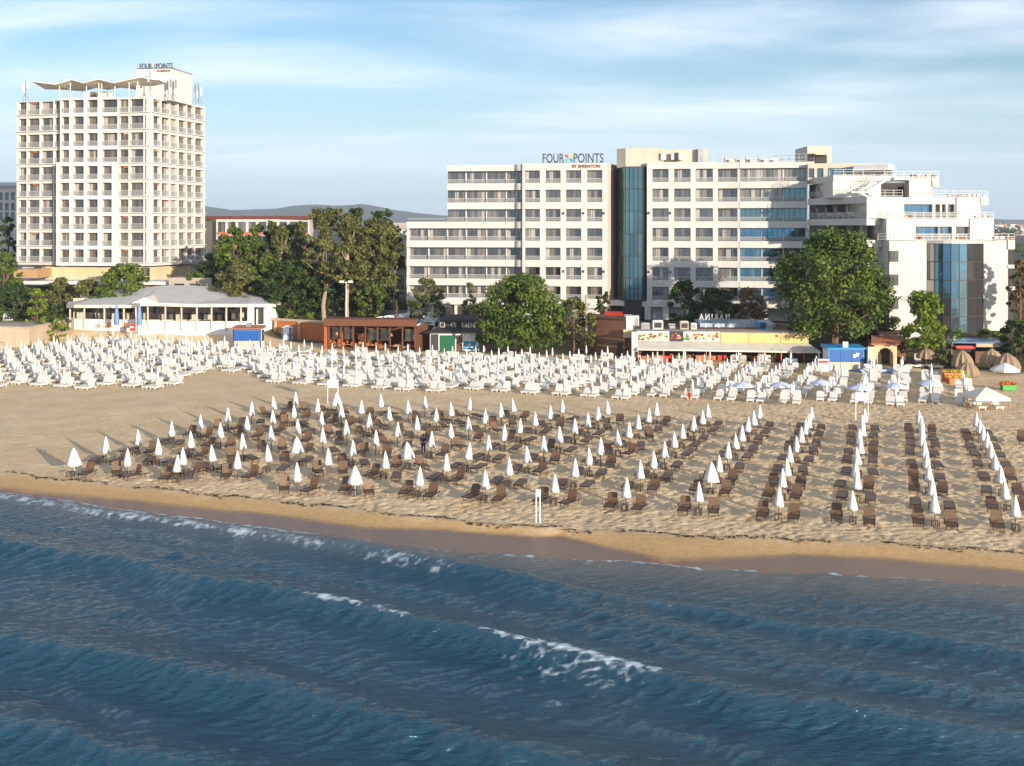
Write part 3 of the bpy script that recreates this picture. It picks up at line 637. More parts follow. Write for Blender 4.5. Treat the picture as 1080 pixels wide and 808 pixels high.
class Building:
    def __init__(s, name, loc, label, cat='building'):
        s.root = empty(name, loc, label, cat); s.wall = MB(); s.rail = MB(); s.nw = 0; s.rest = MB()
    def window(s, fc, u0, u1, z0, z1, v, nm=3, gm_='glass_room', fm='frame_dark', transom=0, rail=None):
        if s.nw >= 100:
            fc.box(s.rest, u0 + .05, u1 - .05, z0 + .05, z1 - .05, v - .05, v, gm_)
            for i in range(nm + 1): x = u0 + .03 + (u1 - u0 - .06) * i / nm; fc.box(s.rest, x - .03, x + .03, z0, z1, v + .002, v + .04, fm)
            fc.box(s.rest, u0, u1, z1 - .06, z1, v + .003, v + .045, fm); s.nw += 1
            if rail: fc.box(s.rest, u0, u1, z0 + rail[0], z0 + rail[0] + .05, v + rail[1] - .03, v + rail[1] + .03, 'frame_light'); fc.box(s.rest, u0, u1, z0 + .06, z0 + rail[0], v + rail[1] - .01, v + rail[1] + .01, rail[2])
            return
        fm_, gm2, w, h_ = window_meshes(u1 - u0, z1 - z0, nm, gm_, fm, transom)
        o = bpy.data.objects.new('window', fm_); COL.objects.link(o); o.parent = s.root
        M = Matrix.Translation(-Vector(s.root.location)) @ Matrix.Translation(fc.M @ Vector((u0, v, z0)) - Vector((0, 0, 0))) @ fc.Mr.to_3x3().to_4x4() @ Matrix.Diagonal(((u1 - u0) / w, 1, (z1 - z0) / h_, 1))
        o.matrix_basis = M @ Matrix.Translation((0, -.08, 0))
        p_ = bpy.data.objects.new('pane', gm2); COL.objects.link(p_); p_.parent = o; s.nw += 1
        if rail: p_ = bpy.data.objects.new('railing', rail_mesh(w, rail[0], rail[1], rail[2])); COL.objects.link(p_); p_.parent = o
        return o
    def grid(s, fc, opens, rows, ztop, zbase, rec=1.2, m='plaster_white', nm=3, gm_='glass_room', rail=.65, fins=None, railm='rail_glass', fm='frame_dark', u0=0, u1=None, glass=None, pierrec=0.0, vpro=0.0):
        u1 = fc.L if u1 is None else u1
        edges = [ztop] + [q for r_ in rows for q in r_] + [zbase]
        for i in range(0, len(edges), 2):
            if edges[i] - edges[i + 1] > .01: fc.box(s.wall, u0, u1, edges[i + 1], edges[i], -rec, vpro, m)
        cuts = [u0] + [q for o_ in opens for q in o_] + [u1]
        for ri, (zt, zb) in enumerate(rows):
            for i in range(0, len(cuts), 2):
                if cuts[i + 1] - cuts[i] > .02:
                    last = i == 0 or i == len(cuts) - 2
                    fc.box(s.wall, cuts[i], cuts[i + 1], zb, zt, -rec, 0.0 if (last or not pierrec) else -pierrec, m)
            for oi_, (a, b) in enumerate(opens):
                g = gm_ if glass is None else glass(ri, oi_)
                s.window(fc, a, b, zb + .01, zt - .01, -rec + .14, nm, g, fm, 0, (rail, rec - .32, railm) if rail and rec > .5 else None)
    def finish(s, wallname='wall'):
        if s.wall.v: s.wall.build(wallname, s.root)
        if s.rail.v: s.rail.build('railing', s.root)
        if s.rest.v:
            o = s.rest.build('windows', s.root); o['kind'] = 'stuff'
def rail_line(mb, pts, h_=1.0, m='white_paint', step=1.4, bars=2, r=.03):
    for (a, b) in zip(pts[:-1], pts[1:]):
        a, b = Vector(a), Vector(b); L = (b - a).length; n_ = max(1, int(L / step))
        for i in range(n_ + 1): q = a.lerp(b, i / n_); mb.tube(q, q + Vector((0, 0, h_)), r, r, 4, m)
        for k in range(bars): zz_ = Vector((0, 0, h_ * (1 - .42 * k))); mb.tube(a + zz_, b + zz_, r * 1.1, r * 1.1, 4, m)
def text_mesh(txt, size, depth, mname, bold=0.0, sx=1.0, font_space=1.0):
    cu = bpy.data.curves.new('t', 'FONT'); cu.body = txt; cu.size = size; cu.extrude = depth / 2; cu.offset = bold; cu.space_character = font_space
    ob = bpy.data.objects.new('t', cu); COL.objects.link(ob); dg = bpy.context.evaluated_depsgraph_get(); dg.update()
    me = bpy.data.meshes.new_from_object(ob.evaluated_get(dg)); bpy.data.objects.remove(ob)
    me.materials.clear(); me.materials.append(MAT[mname])
    xs_ = [v.co.x for v in me.vertices]; ys2 = [v.co.y for v in me.vertices]; return me, min(xs_), max(xs_), min(ys2), max(ys2)
def put_text(name, txt, mname, P0, P1, z0, z1, parent, depth=.12, bold=0.0, mirror=False, nrm=None, space=1.0):
    """lettering fitted between plan points P0,P1 and heights z0,z1"""
    me, a, b, c, d_ = text_mesh(txt, 1.0, depth, mname, bold, 1, space)
    P0, P1 = Vector((*P0[:2], 0)), Vector((*P1[:2], 0)); u = (P1 - P0); L = u.length; u.normalize(); n_ = Vector((u.y, -u.x, 0))
    o = bpy.data.objects.new(name, me); COL.objects.link(o)
    for v in me.vertices:
        x = (v.co.x - a) / (b - a); y = (v.co.y - c) / (d_ - c)
        if mirror: x = 1 - x
        q = P0 + u * (x * L) + n_ * v.co.z; v.co = (q.x, q.y, z0 + y * (z1 - z0))
    return par(o, parent) if parent else o

# --- hotel, west wing
L0 = 27.4; PIT = 3.333
def roof_box(mb, pts, z0, z1, m): mb.prism(pts, z0, z1, m)
b = Building('hotel_wing', (0, 190, 4), 'long white hotel wing with balcony rows, left of the tall glass strip', 'hotel')
rows = [(L0 - PIT * k + 2.13, L0 - PIT * k) for k in range(7)]
fr = Facade((xx(551, 188.6), 188.6), (xx(640.5, 187), 187))          # right, gridded part
op = [(fr.U(a / 4.0417 + 420), fr.U(c / 4.0417 + 420)) for a, c in ((540, 604), (628, 692), (715, 780), (805, 870))]
b.grid(fr, op, rows, 30.75, rows[-1][1] - 1.6, rec=1.1)
fl = Facade((xx(472, 191.6), 191.6), (xx(549.5, 190.2), 190.2))       # left, ribboned part, upper three rows
opl = [(fl.U(a / 4.0417 + 420), fl.U(c / 4.0417 + 420)) for a, c in ((208, 283), (289, 371), (376, 456), (461, 526))]
b.grid(fl, opl, rows[:3], 30.6, rows[2][1] - .02, rec=1.3, pierrec=.9, nm=4, vpro=.25)
f2 = Facade((xx(429, 192.6), 192.6), (xx(549.5, 190.15), 190.15))
opl = [(f2.U(a / 4.0417 + 420), f2.U(c / 4.0417 + 420)) for a, c in ((47, 123), (129, 203), (209, 284), (290, 371), (376, 456), (461, 526))]
b.grid(f2, opl, rows[3:], rows[2][1] - .04, rows[-1][1] - 1.25, rec=1.3, pierrec=.9, nm=4, vpro=.25)
# rounded shoulder between the two
for zt, zb, mm in [(30.65, rows[0][0], 1)] + [(rows[k][1], rows[k + 1][0], 1) for k in range(6)]:
    c0 = (xx(551, 189.4), 190.4); pts = [(c0[0] + 1.35 * math.cos(t), c0[1] + 1.35 * math.sin(t)) for t in [R(180 + 10 * i) for i in range(10)]] + [c0]
    b.wall.prism(pts, zb, zt - .03, 'plaster_white')
# bodies
b.wall.prism([(xx(472, 191.6) + .1, 193.0), (xx(549.5, 190.2), 191.6), (xx(551, 189.8), 189.8), (xx(640, 188.2), 188.15), (xx(640, 188.2) + 3.6, 200), (-8, 206)], 4, 30.2, 'plaster_white')
b.wall.prism([(xx(429, 192.6) + .1, 193.95), (xx(472, 193.2) + .05, 193.1), (-8, 207), (-16, 208)], 4, rows[2][1] - .3, 'plaster_white')
sw = Facade((xx(640.6, 187.0), 187.03), (xx(650.5, 193.5), 193.5)); sw.box(b.wall, 0.02, sw.L, 4, 30.72, -.4, 0, 'plaster_beige')
for k in (2, 5):
    for px in (594.5, 615.5, 637): u_ = fr.U(px); fr.box(b.wall, u_ - .12, u_ + .12, rows[k][1] + 1.2, rows[k][1] + 1.6, 0.002, .25, 'frame_dark')
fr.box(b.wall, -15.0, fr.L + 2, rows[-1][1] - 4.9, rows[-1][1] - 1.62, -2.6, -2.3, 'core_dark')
for i in range(9): u_ = -20 + i * 4.2; f2.box(b.wall, f2.L + u_ - .25, f2.L + u_ + .25, 3.8, rows[-1][1] - 1.27, -.9, -.4, 'plaster_white')
b.rail.tube((xx(430, 192.6), 192.7, rows[2][1] + .45), (xx(470, 191.8), 191.8, rows[2][1] + .45), .05, .05, 5, 'frame_light')
b.finish()
# roof sign
A_, B_ = fr.A + fr.u * fr.U(572.3), fr.A + fr.u * fr.U(636.5)
sg = empty('roof_sign', (A_.x, A_.y, 30.8), 'dark lettered roof sign with a coloured emblem on the wide white wing', 'sign')
def between(t): q = A_.lerp(B_, t); return (q.x, q.y)
put_text('lettering', 'FOUR', 'sign_black', between(0), between(.355), 30.85, 32.42, sg, .14, .008)
put_text('lettering', 'POINTS', 'sign_black', between(.51), between(1), 30.85, 32.42, sg, .14, .008)
em = MB(); cen = A_.lerp(B_, .432)
for q in range(4):
    for w_ in range(2):
        t0 = R(45 + 90 * q); c_ = math.cos(t0); s_ = math.sin(t0); pts = [(0.04 * c_, .04 * s_), (.80 * math.cos(t0 - .42), .80 * math.sin(t0 - .42)), (.95 * c_, .95 * s_), (.62 * math.cos(t0 + .55), .62 * math.sin(t0 + .55))]
    ff = [cen + fr.u * x + Vector((0, 0, 31.66 + z * .88)) - fr.n * .0 for x, z in pts]; bb = [v - fr.n * .12 for v in ff]
    em.add(ff + bb, [(0, 1, 2, 3), (7, 6, 5, 4), (0, 4, 5, 1), (1, 5, 6, 2), (2, 6, 7, 3), (3, 7, 4, 0)], 'emblem_%d' % [0, 0, 2, 3][q] if q != 0 else 'emblem_1')
em.build('emblem', sg)
C_ = fr.A + fr.u * fr.U(603.5) + fr.n * .06; D_ = fr.A + fr.u * fr.U(633) + fr.n * .06
put_text('lettering', 'BY SHERATON', 'sign_brown', (C_.x, C_.y), (D_.x, D_.y), 29.95, 30.5, sg, .1, .018)
sf = MB()
for t in [i / 12 for i in range(13)]: q = A_.lerp(B_, t); sf.tube((q.x, q.y + .12, 30.7), (q.x, q.y + .12, 30.86), .03, .03, 4, 'sign_black')
sf.tube((A_.x, A_.y + .12, 30.84), (B_.x, B_.y + .12, 30.84), .03, .03, 4, 'sign_black'); sf.build('frame', sg)

# --- hotel, central block with glazed stair tower
b = Building('hotel_block', (30, 186, 4), 'white hotel block with square windows and a tall teal glass strip', 'hotel')
gt = [(xx(650.8, 191), 191), (xx(656.2, 187.6), 187.6), (xx(659.5, 186.3), 186.3), (xx(677.5, 185.6), 185.6), (xx(682.3, 186.6), 186.6)]
for i, (P0, P1) in enumerate(zip(gt[:-1], gt[1:])):
    fc = Facade(P0, P1); n_ = [1, 1, 4, 1][i]
    for k in range(n_):
        w_ = fc.L / n_
        for r_ in range(6):
            z1_ = 30.1 - r_ * 3.82
            b.window(fc, k * w_ + .01, (k + 1) * w_ - .01, z1_ - 3.81, z1_, -.05, 1, 'glass_dark' if i == 0 else 'glass_teal', 'frame_dark', .5)
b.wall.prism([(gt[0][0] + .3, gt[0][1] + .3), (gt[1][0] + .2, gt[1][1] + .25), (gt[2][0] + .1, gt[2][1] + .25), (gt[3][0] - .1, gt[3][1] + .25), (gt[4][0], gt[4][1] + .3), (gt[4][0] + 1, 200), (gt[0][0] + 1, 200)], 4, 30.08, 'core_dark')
b.wall.prism([(gt[1][0] - 4.2, 190.8), (gt[1][0] - 4, 189.2), (gt[4][0] + .3, 185.4), (gt[4][0] + .3, 187), (gt[4][0], 192)], 6.2, 7.1, 'plaster_white')
rows2 = [(L0 - PIT * k + 2.2, L0 - PIT * k) for k in range(7)]
fc = Facade((xx(682.3, 185.2), 185.2), (xx(757.2, 183.2), 183.2))
s5 = lambda v: v / 4.0417 + 640
op = [(fc.U(s5(a)), fc.U(s5(c))) for a, c in ((194, 263), (287, 357), (379, 452))]
b.grid(fc, op, rows2, 30.7, rows2[-1][1] - 1.2, rec=1.1)
for k in (2, 5):
    for px in (684.5, 707): u_ = fc.U(px); fc.box(b.wall, u_ - .12, u_ + .12, rows2[k][1] + 1.2, rows2[k][1] + 1.6, 0.002, .25, 'frame_dark')
fd = Facade((xx(757.4, 184.0), 184.0), (xx(780, 183.0), 183.0))
b.grid(fd, [(fd.U(s5(475)), fd.U(s5(557)))], rows2, 30.65, rows2[-1][1] - 1.2, rec=1.1, nm=3, vpro=.2)
fe = Facade((xx(780.05, 183.0), 183.0), (xx(851.5, 181.0), 181.0))
op = [(fe.U(s5(568)), fe.U(s5(660))), (fe.U(s5(664)), fe.U(s5(750))), (fe.U(s5(757)), fe.U(s5(848)))]
b.grid(fe, op, rows2, 30.6, rows2[-1][1] - 1.2, rec=1.0, nm=4, vpro=.25, pierrec=.7, glass=lambda r_, o_: 'glass_blue' if r_ >= 3 else ('glass_teal' if r_ == 2 or (r_ == 1 and o_ == 2) else 'glass_room'))  # lower rows coloured blue to stand for mirrored sky
b.wall.prism([(gt[4][0] + .35, 186.5), (xx(756.5, 184.5), 184.4), (xx(758, 185.2), 185.2), (xx(780, 184.2), 184.2), (xx(851, 182.4), 182.1), (xx(851, 182.4), 202), (gt[4][0] + .5, 202)], 4, 30.3, 'plaster_white')
# lobby under the block
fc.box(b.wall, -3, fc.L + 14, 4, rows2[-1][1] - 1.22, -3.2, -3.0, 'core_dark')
for px in (683, 702, 727, 757, 785): u_ = fc.U(px); fc.box(b.wall, u_ - .5, u_ + .5, 4, rows2[-1][1] - 1.21, -.8, -.1, 'plaster_white')
# roof plant: beige block
b.wall.prism([(xx(650.6, 188), 188.2), (xx(660, 186.6), 186.8), (xx(698, 185.8), 186.0), (xx(698, 187), 194), (xx(652, 194), 196)], 30.0, zz(156.2, 186.4), 'plaster_beige')
b.wall.prism([(xx(698.1, 187), 187), (xx(746, 186), 186), (xx(746, 190), 194), (xx(698.2, 190), 194)], 30.0, zz(157.5, 186.4), 'plaster_beige')
for px in (699.6, 710.5, 713.5, 718): b.wall.box(xx(px, 185.8) - .45, xx(px, 185.8) + .45, 185.85 - (px - 680) * .015, 186.3, 31.2, 32.4, 'core_dark' if px in (703.5, 713.5) else 'frame_light')
b.wall.box(xx(736, 185.4), xx(741.5, 185.4), 185.2, 185.9, 30.7, 33.1, 'metal_grey')
z_ = 30.6; rail_line(b.rail, [(xx(745, 183.9), 184.1, z_), (xx(800, 182.6), 182.9, z_), (xx(850, 181.6), 181.6, z_)], 1.35, 'frame_light', 1.1, 3, .025)
mr_ = MB(); rail_line(mr_, [(xx(745, 190), 190, z_), (xx(850, 188), 188, z_)], 1.5, 'frame_light', 1.4, 3, .025); mr_.build('railing', b.root)
b.finish()
# small roof plant: pipes and units behind the rail
for q, px in enumerate((770, 781, 792, 806, 816)):
    u0 = MB(); x = xx(px, 186); u0.box(x - .8, x + .8, 186, 187.2, 30.25, 31.5 - .1 * (q % 2), 'roof_grey'); u0.tube((x - .4, 185.96, 30.9), (x - .4, 185.99, 30.9), .35, .35, 10, 'core_dark'); o = u0.build('roof_unit')
    tag(o, '%s grey air unit from the left behind the central roof rail' % ordn(q + 1), 'air unit', 'air units on the hotel roof')

# --- hotel, terraced east wing
b = Building('terraced_hotel', (70, 172, 3.5), 'stepped white hotel wing at the right with roof terraces and glass corner', 'hotel')
s6 = lambda v: v / 4.0417 + 840
y6 = lambda v: v / 4.0417 + 140
def blk(x0, x1, d0, d1, ztop, zbot, m='plaster_white'):
    b.wall.prism([(xx(x0, d0), d0), (xx(x1, d0), d0), (xx(x1, d0), d1), (xx(x0, d0), d1)], zbot, ztop, m)
D6 = 170.0; RS5 = random.Random(2)
# west side: recessed balconies seen aslant, in shade
wf = Facade((xx(852, 180.8), 180.8), (xx(914, 166), 166))
for k, (uE, zt) in enumerate([(8.2, 27.9), (wf.L, 24.45), (wf.L, 21.1), (wf.L, 17.8), (wf.L, 14.4), (wf.L, 11.1)]):
    wf.box(b.wall, 0.02, uE, zt - 1.05, zt, -3.6, 0, 'plaster_white')
for k, zt in enumerate([27.9, 24.45, 21.1, 17.8, 14.4, 11.1]):
    uE = 8.0 if k == 0 else wf.L - .3
    lo = zt - 3.33
    if k < 5:
        n_ = 2 if k == 0 else 4
        for q in range(n_): b.window(wf, .3 + q * (uE - .6) / n_, .3 + (q + 1) * (uE - .6) / n_ - .12, lo + .02, zt - 1.07, -3.4, 2, 'glass_dark')
        for q in range(1, n_): wf.box(b.wall, .2 + q * (uE - .6) / n_, .32 + q * (uE - .6) / n_, lo, zt - 1.06, -3.3, -2.2, 'plaster_white')
        mr_ = MB(); wf.box(mr_, .1, uE - .1, lo + .15, lo + .901, -.12, -.10, 'rail_glass'); wf.box(mr_, .05, uE - .05, lo + .9, lo + .95, -.14, -.08, 'frame_light'); mr_.build('railing', b.root)
wf.box(b.wall, -5.0, wf.L - 4.5, 3.0, 27.0, -6, -3.62, 'plaster_white')
# penthouse and lift house
blk(851.5, 877, 182.2, 190, zz(154.3, 182.2), 29, 'plaster_beige')
b.wall.box(xx(853, 182), xx(858.5, 182), 181.9, 182.15, zz(170, 182), zz(162, 182), 'core_dark'); b.wall.box(xx(860.5, 182), xx(872, 182), 181.9, 182.15, zz(172, 182), zz(163.5, 182), 'core_dark')
b.wall.box(xx(860, 181), xx(873, 181), 180.6, 181.85, zz(163.4, 181), zz(162.2, 181), 'plaster_beige')
ph = Facade((xx(852, 179.5), 179.5), (xx(900, 178), 178))
opn = [(ph.U(s6(a)), ph.U(s6(c))) for a, c in ((52, 76), (88, 115), (134, 204), (211, 238))]
b.grid(ph, opn, [(zz(177.5, 179), 27.9)], zz(172.3, 179), 27.3, rec=.4, nm=3, gm_='glass_teal', rail=0, m='plaster_beige')
b.wall.prism([(xx(852, 179.9), 180), (xx(900, 178.4), 178.5), (xx(937, 177.4), 177.4), (xx(937, 182), 190), (xx(852, 185), 190)], 27.2, zz(172.5, 179) - .03, 'plaster_beige')
pg = Facade((xx(900.2, 176.6), 176.6), (xx(937, 173), 173)); pg.box(b.wall, 0, pg.L, zz(179.5, 175), zz(173.5, 175), -2.5, 0, 'white_paint')
b.window(pg, .3, pg.L * .5, 27.6, zz(179.8, 175), -2.2, 5, 'glass_room'); b.window(pg, pg.L * .5, pg.L - .2, 27.6, zz(179.8, 175), -2.2, 5, 'glass_room')
# level 2 (front wall of the upper terrace) and its neighbours
blk(878.5, 921, 171.5, 182, 27.9, 24.4)
b.wall.prism([(xx(871, 175), 175), (xx(879, 171.4), 171.4), (xx(945, 171.0), 171.0), (xx(945, 171.5), 182), (xx(871, 175), 182)], 27.0, 27.85, 'plaster_white')
blk(921.2, 952.8, 177.5, 186, 27.0, 24.4, 'plaster_beige')
b.wall.prism([(xx(953, 178), 178), (xx(959, 170.6), 170.6), (xx(983.4, 170.6), 170.6), (xx(983.4, 171), 184), (xx(953, 178), 184)], 24.3, zz(190, 170.6), 'plaster_white')
blk(983.5, 990.5, 170.4, 176, zz(190, 170.4), zz(197, 170.4)); blk(943, 990.4, 170.45, 176, zz(187.4, 170.45), zz(190, 170.45) + .003)
for px, dd in ((950, 177.3),): b.wall.box(xx(px, dd) - .4, xx(px, dd) + .4, dd, dd + .15, 24.6, 26.3, 'core_dark')
# level 3
blk(914.2, 952.5, 165.9, 180, 24.4, 21.1)
f3 = Facade((xx(952.7, 169.8), 169.8), (xx(1009, 169.6), 169.6))
op = [(f3.U(s6(a)), f3.U(s6(c))) for a, c in ((459, 580), (592, 613), (620, 637), (646, 675))]
b.grid(f3, op, [(zz(215.5, D6), 21.1)], 24.4, 20.9, rec=.9, nm=3, rail=.8, glass=lambda r_, o_: 'glass_blue' if o_ == 0 else 'glass_room')
b.wall.prism([(xx(952.7, 171), 171), (xx(1009, 170.9), 170.8), (xx(1009, 172), 184), (xx(952.7, 172), 184)], 3, 24.38, 'plaster_white')
blk(1009.1, 1034.3, 169.4, 184, 24.4, 21.1); blk(1034.4, 1042.3, 169.3, 180, 24.42, zz(216.5, 169.3))
# level 4
blk(935, 964.6, 164.8, 180, 21.1, 17.8)
f4 = Facade((xx(964.8, 168.7), 168.7), (xx(1023, 168.6), 168.6))
op = [(f4.U(s6(a)), f4.U(s6(c))) for a, c in ((508, 606), (609, 664), (680, 735))]
b.grid(f4, op, [(zz(239, D6), 17.8)], 21.1, 17.6, rec=.9, nm=3, rail=.8, glass=lambda r_, o_: 'glass_blue' if o_ < 2 else 'glass_room')
b.wall.prism([(xx(964.8, 169.8), 169.8), (xx(1023, 169.7), 169.7), (xx(1023, 172), 184), (xx(964.8, 172), 184)], 3, 21.08, 'plaster_white')
blk(1023.1, 1048.2, 168.4, 184, 21.1, 17.8)
# level 5: the tall base
blk(938, 977.2, 163.8, 180, 17.75, 3.0)
blk(1037.3, 1063, 167.6, 184, 17.75, 3.0)
blk(1063.1, 1070.4, 167.4, 182, 17.78, zz(263, 167.4))
for yy in (283, 306): blk(1063.1, 1070.6, 167.5, 174, zz(yy - 3.6, 167.5), zz(yy, 167.5))
blk(1063.1, 1068.5, 170, 182, 17.7, 3.0, 'core_dark')
for yb in (269, 293, 317, 340):
    fq = Facade((xx(935.2, 167), 167), (xx(938, 163.8), 163.8)); b.window(fq, .1, fq.L - .1, zz(yb + 8, 164), zz(yb - 4, 164), .03, 2, 'glass_dark')
# curved glass corner
arc = []
for i in range(8):
    px = 977.5 + (1037 - 977.5) * i / 7; t = i / 7; dd = 166.4 - 2.3 * math.sin(math.pi * t); arc.append((xx(px, dd), dd))
fw5 = Facade((xx(938, 163.8), 163.78), (xx(977.2, 163.8), 163.78))
for yb in (276, 301, 326): b.window(fw5, .1, fw5.U(947.3), zz(yb, 163.8), zz(yb - 11.5, 163.8), .06, 2, 'glass_dark')
for ya, a_, b_, dd in ((187.0, 961, 989, 171.0), (207.6, 1000, 1041, 170.0), (230.0, 1030, 1047, 169.0), (252.3, 1049, 1069, 168.0), (252.3, 966, 976, 164.8), (230.2, 955, 963, 165.4), (252.3, 1009, 1021, 165.6)):
    px = a_
    while px < b_ - 2:
        w_ = RS5.uniform(2, 5.5); mq = MB(); mq.box(xx(px, dd), xx(min(px + w_, b_), dd), dd, dd + .5, zz(ya, dd), zz(ya - RS5.uniform(1.8, 3.4), dd), RS5.choice(['brick_brown', 'wood_tan', 'plaster_beige', 'frame_light'])); mq.build('planter', b.root); px += w_ + RS5.uniform(.8, 2.5)
zt5 = zz(257, 165.5)
for i, (P0, P1) in enumerate(zip(arc[:-1], arc[1:])):
    fc = Facade(P0, P1); g = ['glass_room', 'glass_blue', 'glass_blue', 'glass_blue', 'glass_sky', 'glass_black', 'glass_black'][i]
    for r_ in range(5):
        z1_ = zt5 - r_ * 2.75; b.window(fc, .01, fc.L - .01, z1_ - 2.74, z1_, 0, 1, 'glass_black' if (r_ >= 3 and i in (1, 2)) else g, 'frame_dark')  # bottom of the blue strips painted black for mirrored trees
b.wall.prism([(x, y + .35) for x, y in arc] + [(arc[-1][0], 182), (arc[0][0], 182)], 3.0, zt5 + .02, 'core_dark')
b.wall.prism([(x * 1.001, y - .15) for x, y in arc] + [(arc[-1][0], 172), (arc[0][0], 172)], zt5 + .025, 17.74, 'plaster_white')
# railings and planters on every terrace
for pts in ([(871, 175, 27.9), (879, 171.5, 27.9), (921, 171.2, 27.9), (945, 171.1, 27.9)], [(944, 170.6, zz(187.4, 170.5)), (990, 170.5, zz(187.4, 170.5))], [(897, 169.4, 24.45), (914.5, 166, 24.45), (952, 166, 24.45)],
            [(960, 169.6, 24.45), (1042, 169.5, 24.45)], [(924, 166, 21.1), (935.4, 165, 21.1), (964, 165, 21.1)], [(965, 168.6, 21.1), (1048, 168.5, 21.1)], [(926, 165, 17.8), (938.5, 164, 17.8), (1037, 164.6, 17.8), (1070, 167.5, 17.8)]):
    mr_ = MB(); rail_line(mr_, [(xx(a, d_), d_, z_) for a, d_, z_ in pts], .95, 'white_paint', 1.3, 3, .03); mr_.build('railing', b.root)
b.finish()
# outside stairs
st = empty('outdoor_stairs', (xx(925, 169), 169, 24.4), 'white outdoor stairs rising between two roof terraces of the stepped wing', 'stairs')
mb = MB()
def flight(a, b_, w=1.2, n_=14):
    a, b_ = Vector(a), Vector(b_)
    for s_ in (-w / 2, w / 2):
        o_ = Vector((0, s_, 0)); q = [a + o_ + Vector((0, -.06, -.15)), b_ + o_ + Vector((0, -.06, -.15)), b_ + o_ + Vector((0, -.06, .22)), a + o_ + Vector((0, -.06, .22))]
        mb.add(q + [v + Vector((0, .12, 0)) for v in q], [(0, 1, 2, 3), (7, 6, 5, 4), (0, 4, 5, 1), (1, 5, 6, 2), (2, 6, 7, 3), (3, 7, 4, 0)], 'white_paint')
    for i in range(n_): q = a.lerp(b_, (i + .5) / n_); mb.box(q.x - .16, q.x + .16, q.y - w / 2 + .07, q.y + w / 2 - .07, q.z + .02, q.z + .07, 'white_paint')
flight((xx(913, 168), 168.5, zz(203, 168)), (xx(934, 169), 168.5, zz(189, 168.5))); flight((xx(916, 168), 169.8, zz(202, 168)), (xx(926, 168), 169.8, 24.5))
mb.box(xx(898, 168), xx(914, 168), 167.9, 170.4, zz(203.4, 168), zz(202, 168), 'white_paint'); mb.build('flight', st)
mb = MB(); rail_line(mb, [(xx(899, 168), 167.95, zz(202, 168)), (xx(913, 168), 167.95, zz(202, 168)), (xx(934, 169), 167.95, zz(188, 168.5))], 1.0, 'white_paint', .45, 2, .03); rail_line(mb, [(xx(934, 169), 168, zz(188, 168.5)), (xx(941, 169), 168, zz(188, 168.5))], 1.0, 'white_paint', .45, 2, .03); mb.build('railing', st)
# loungers and chairs on the west balconies
chair = MB(); chair.box(-.35, .35, -.35, .35, .35, .45, 'plastic_white'); back_mesh(chair, .7, .75, R(75), (0, .3, .45), .06, .2, 'plastic_white'); chair.box(-.35, -.28, -.3, .3, .45, .65, 'plastic_white'); chair.box(.28, .35, -.3, .3, .45, .65, 'plastic_white')
for x in (-.3, .3):
    for y in (-.28, .28): chair.box(x - .04, x + .04, y - .04, y + .04, 0, .35, 'plastic_white')
cme = chair.mesh('balcony_chair')
for lv, us in ((24.57, (2.2,)), (21.12, (2.0, 4.6, 7.2, 10.2)), (17.8, (2.2,))):
    for u_ in us:
        q = wf.A + wf.u * u_ - wf.n * 1.3; o = bpy.data.objects.new('balcony_chair', cme); COL.objects.link(o); o.location = (q.x, q.y, lv); o.rotation_euler = (0, 0, R(60)); o.scale = (1.5, 1.5, 1.5)
        tag(o, 'white chair on the shaded west balcony %s' % {24.57: 'of the upper level', 17.8: 'of the lower level'}.get(lv, 'row, %s from the left' % ordn(us.index(u_) + 1)), 'chair', 'white chairs on the balconies')

# --- tower
b = Building('hotel_tower', (-80, 212, 8), 'tall white hotel tower at the left with balconies on every floor', 'hotel')
DT = 212.0; s1 = lambda v: v / 4.5
PT = 17.48 * DT / F; TR = [(zz(105.6 + 17.48 * k, DT), zz(118.9 + 17.48 * k, DT)) for k in range(10)]
TR = [(a_, a_ - 2.50) for a_, _ in TR]
ztT = zz(103.0, DT); zbT = zz(280, DT)
# left balconies: recessed line of posts and rails
fa = Facade((xx(17.5, 216.5), 216.5), (xx(63.2, 213.6), 213.6))
op = [(fa.U(s1(a)), fa.U(s1(c))) for a, c in ((86, 125), (130, 187), (193, 252), (258, 285))]
b.grid(fa, op, TR, ztT - .35, zbT, rec=1.0, m='plaster_tower', nm=2, gm_='glass_tower', rail=1.0)
fb = Facade((xx(63.3, 212.0), 212.0), (xx(124.4, 210.6), 210.6))
op = [(fb.U(s1(a)), fb.U(s1(c))) for a, c in ((290, 328), (345, 397), (412, 463), (482, 557))]
b.grid(fb, op, TR[:4], ztT, TR[3][1] - .1, rec=1.3, m='plaster_tower', nm=3, gm_='glass_tower', rail=.9)
fb2 = Facade((xx(59.2, 211.2), 211.2), (xx(121.2, 209.8), 209.8))
op = [(fb2.U(s1(a)), fb2.U(s1(c))) for a, c in ((283, 328), (345, 397), (412, 463), (482, 530))]
b.grid(fb2, op, TR[4:], TR[3][1] + .02, zbT, rec=1.3, m='plaster_tower', nm=3, gm_='glass_tower', rail=.9)
fc = Facade((xx(124.6, 211.0), 211.0), (xx(158.8, 209.2), 209.2))
op = [(fc.U(s1(a)), fc.U(s1(c))) for a, c in ((563, 609), (615, 680), (684, 712))]
b.grid(fc, op, TR, ztT - .05, zbT, rec=1.0, m='plaster_tower', nm=2, gm_='glass_tower', rail=1.0)
fe = Facade((xx(158.9, 209.2), 209.2), (xx(216.2, 227.5), 227.5))
op = [(fe.U(s1(a)), fe.U(s1(c))) for a, c in ((717, 764), (768, 806), (810, 845), (849, 886), (889, 923), (927, 968))]
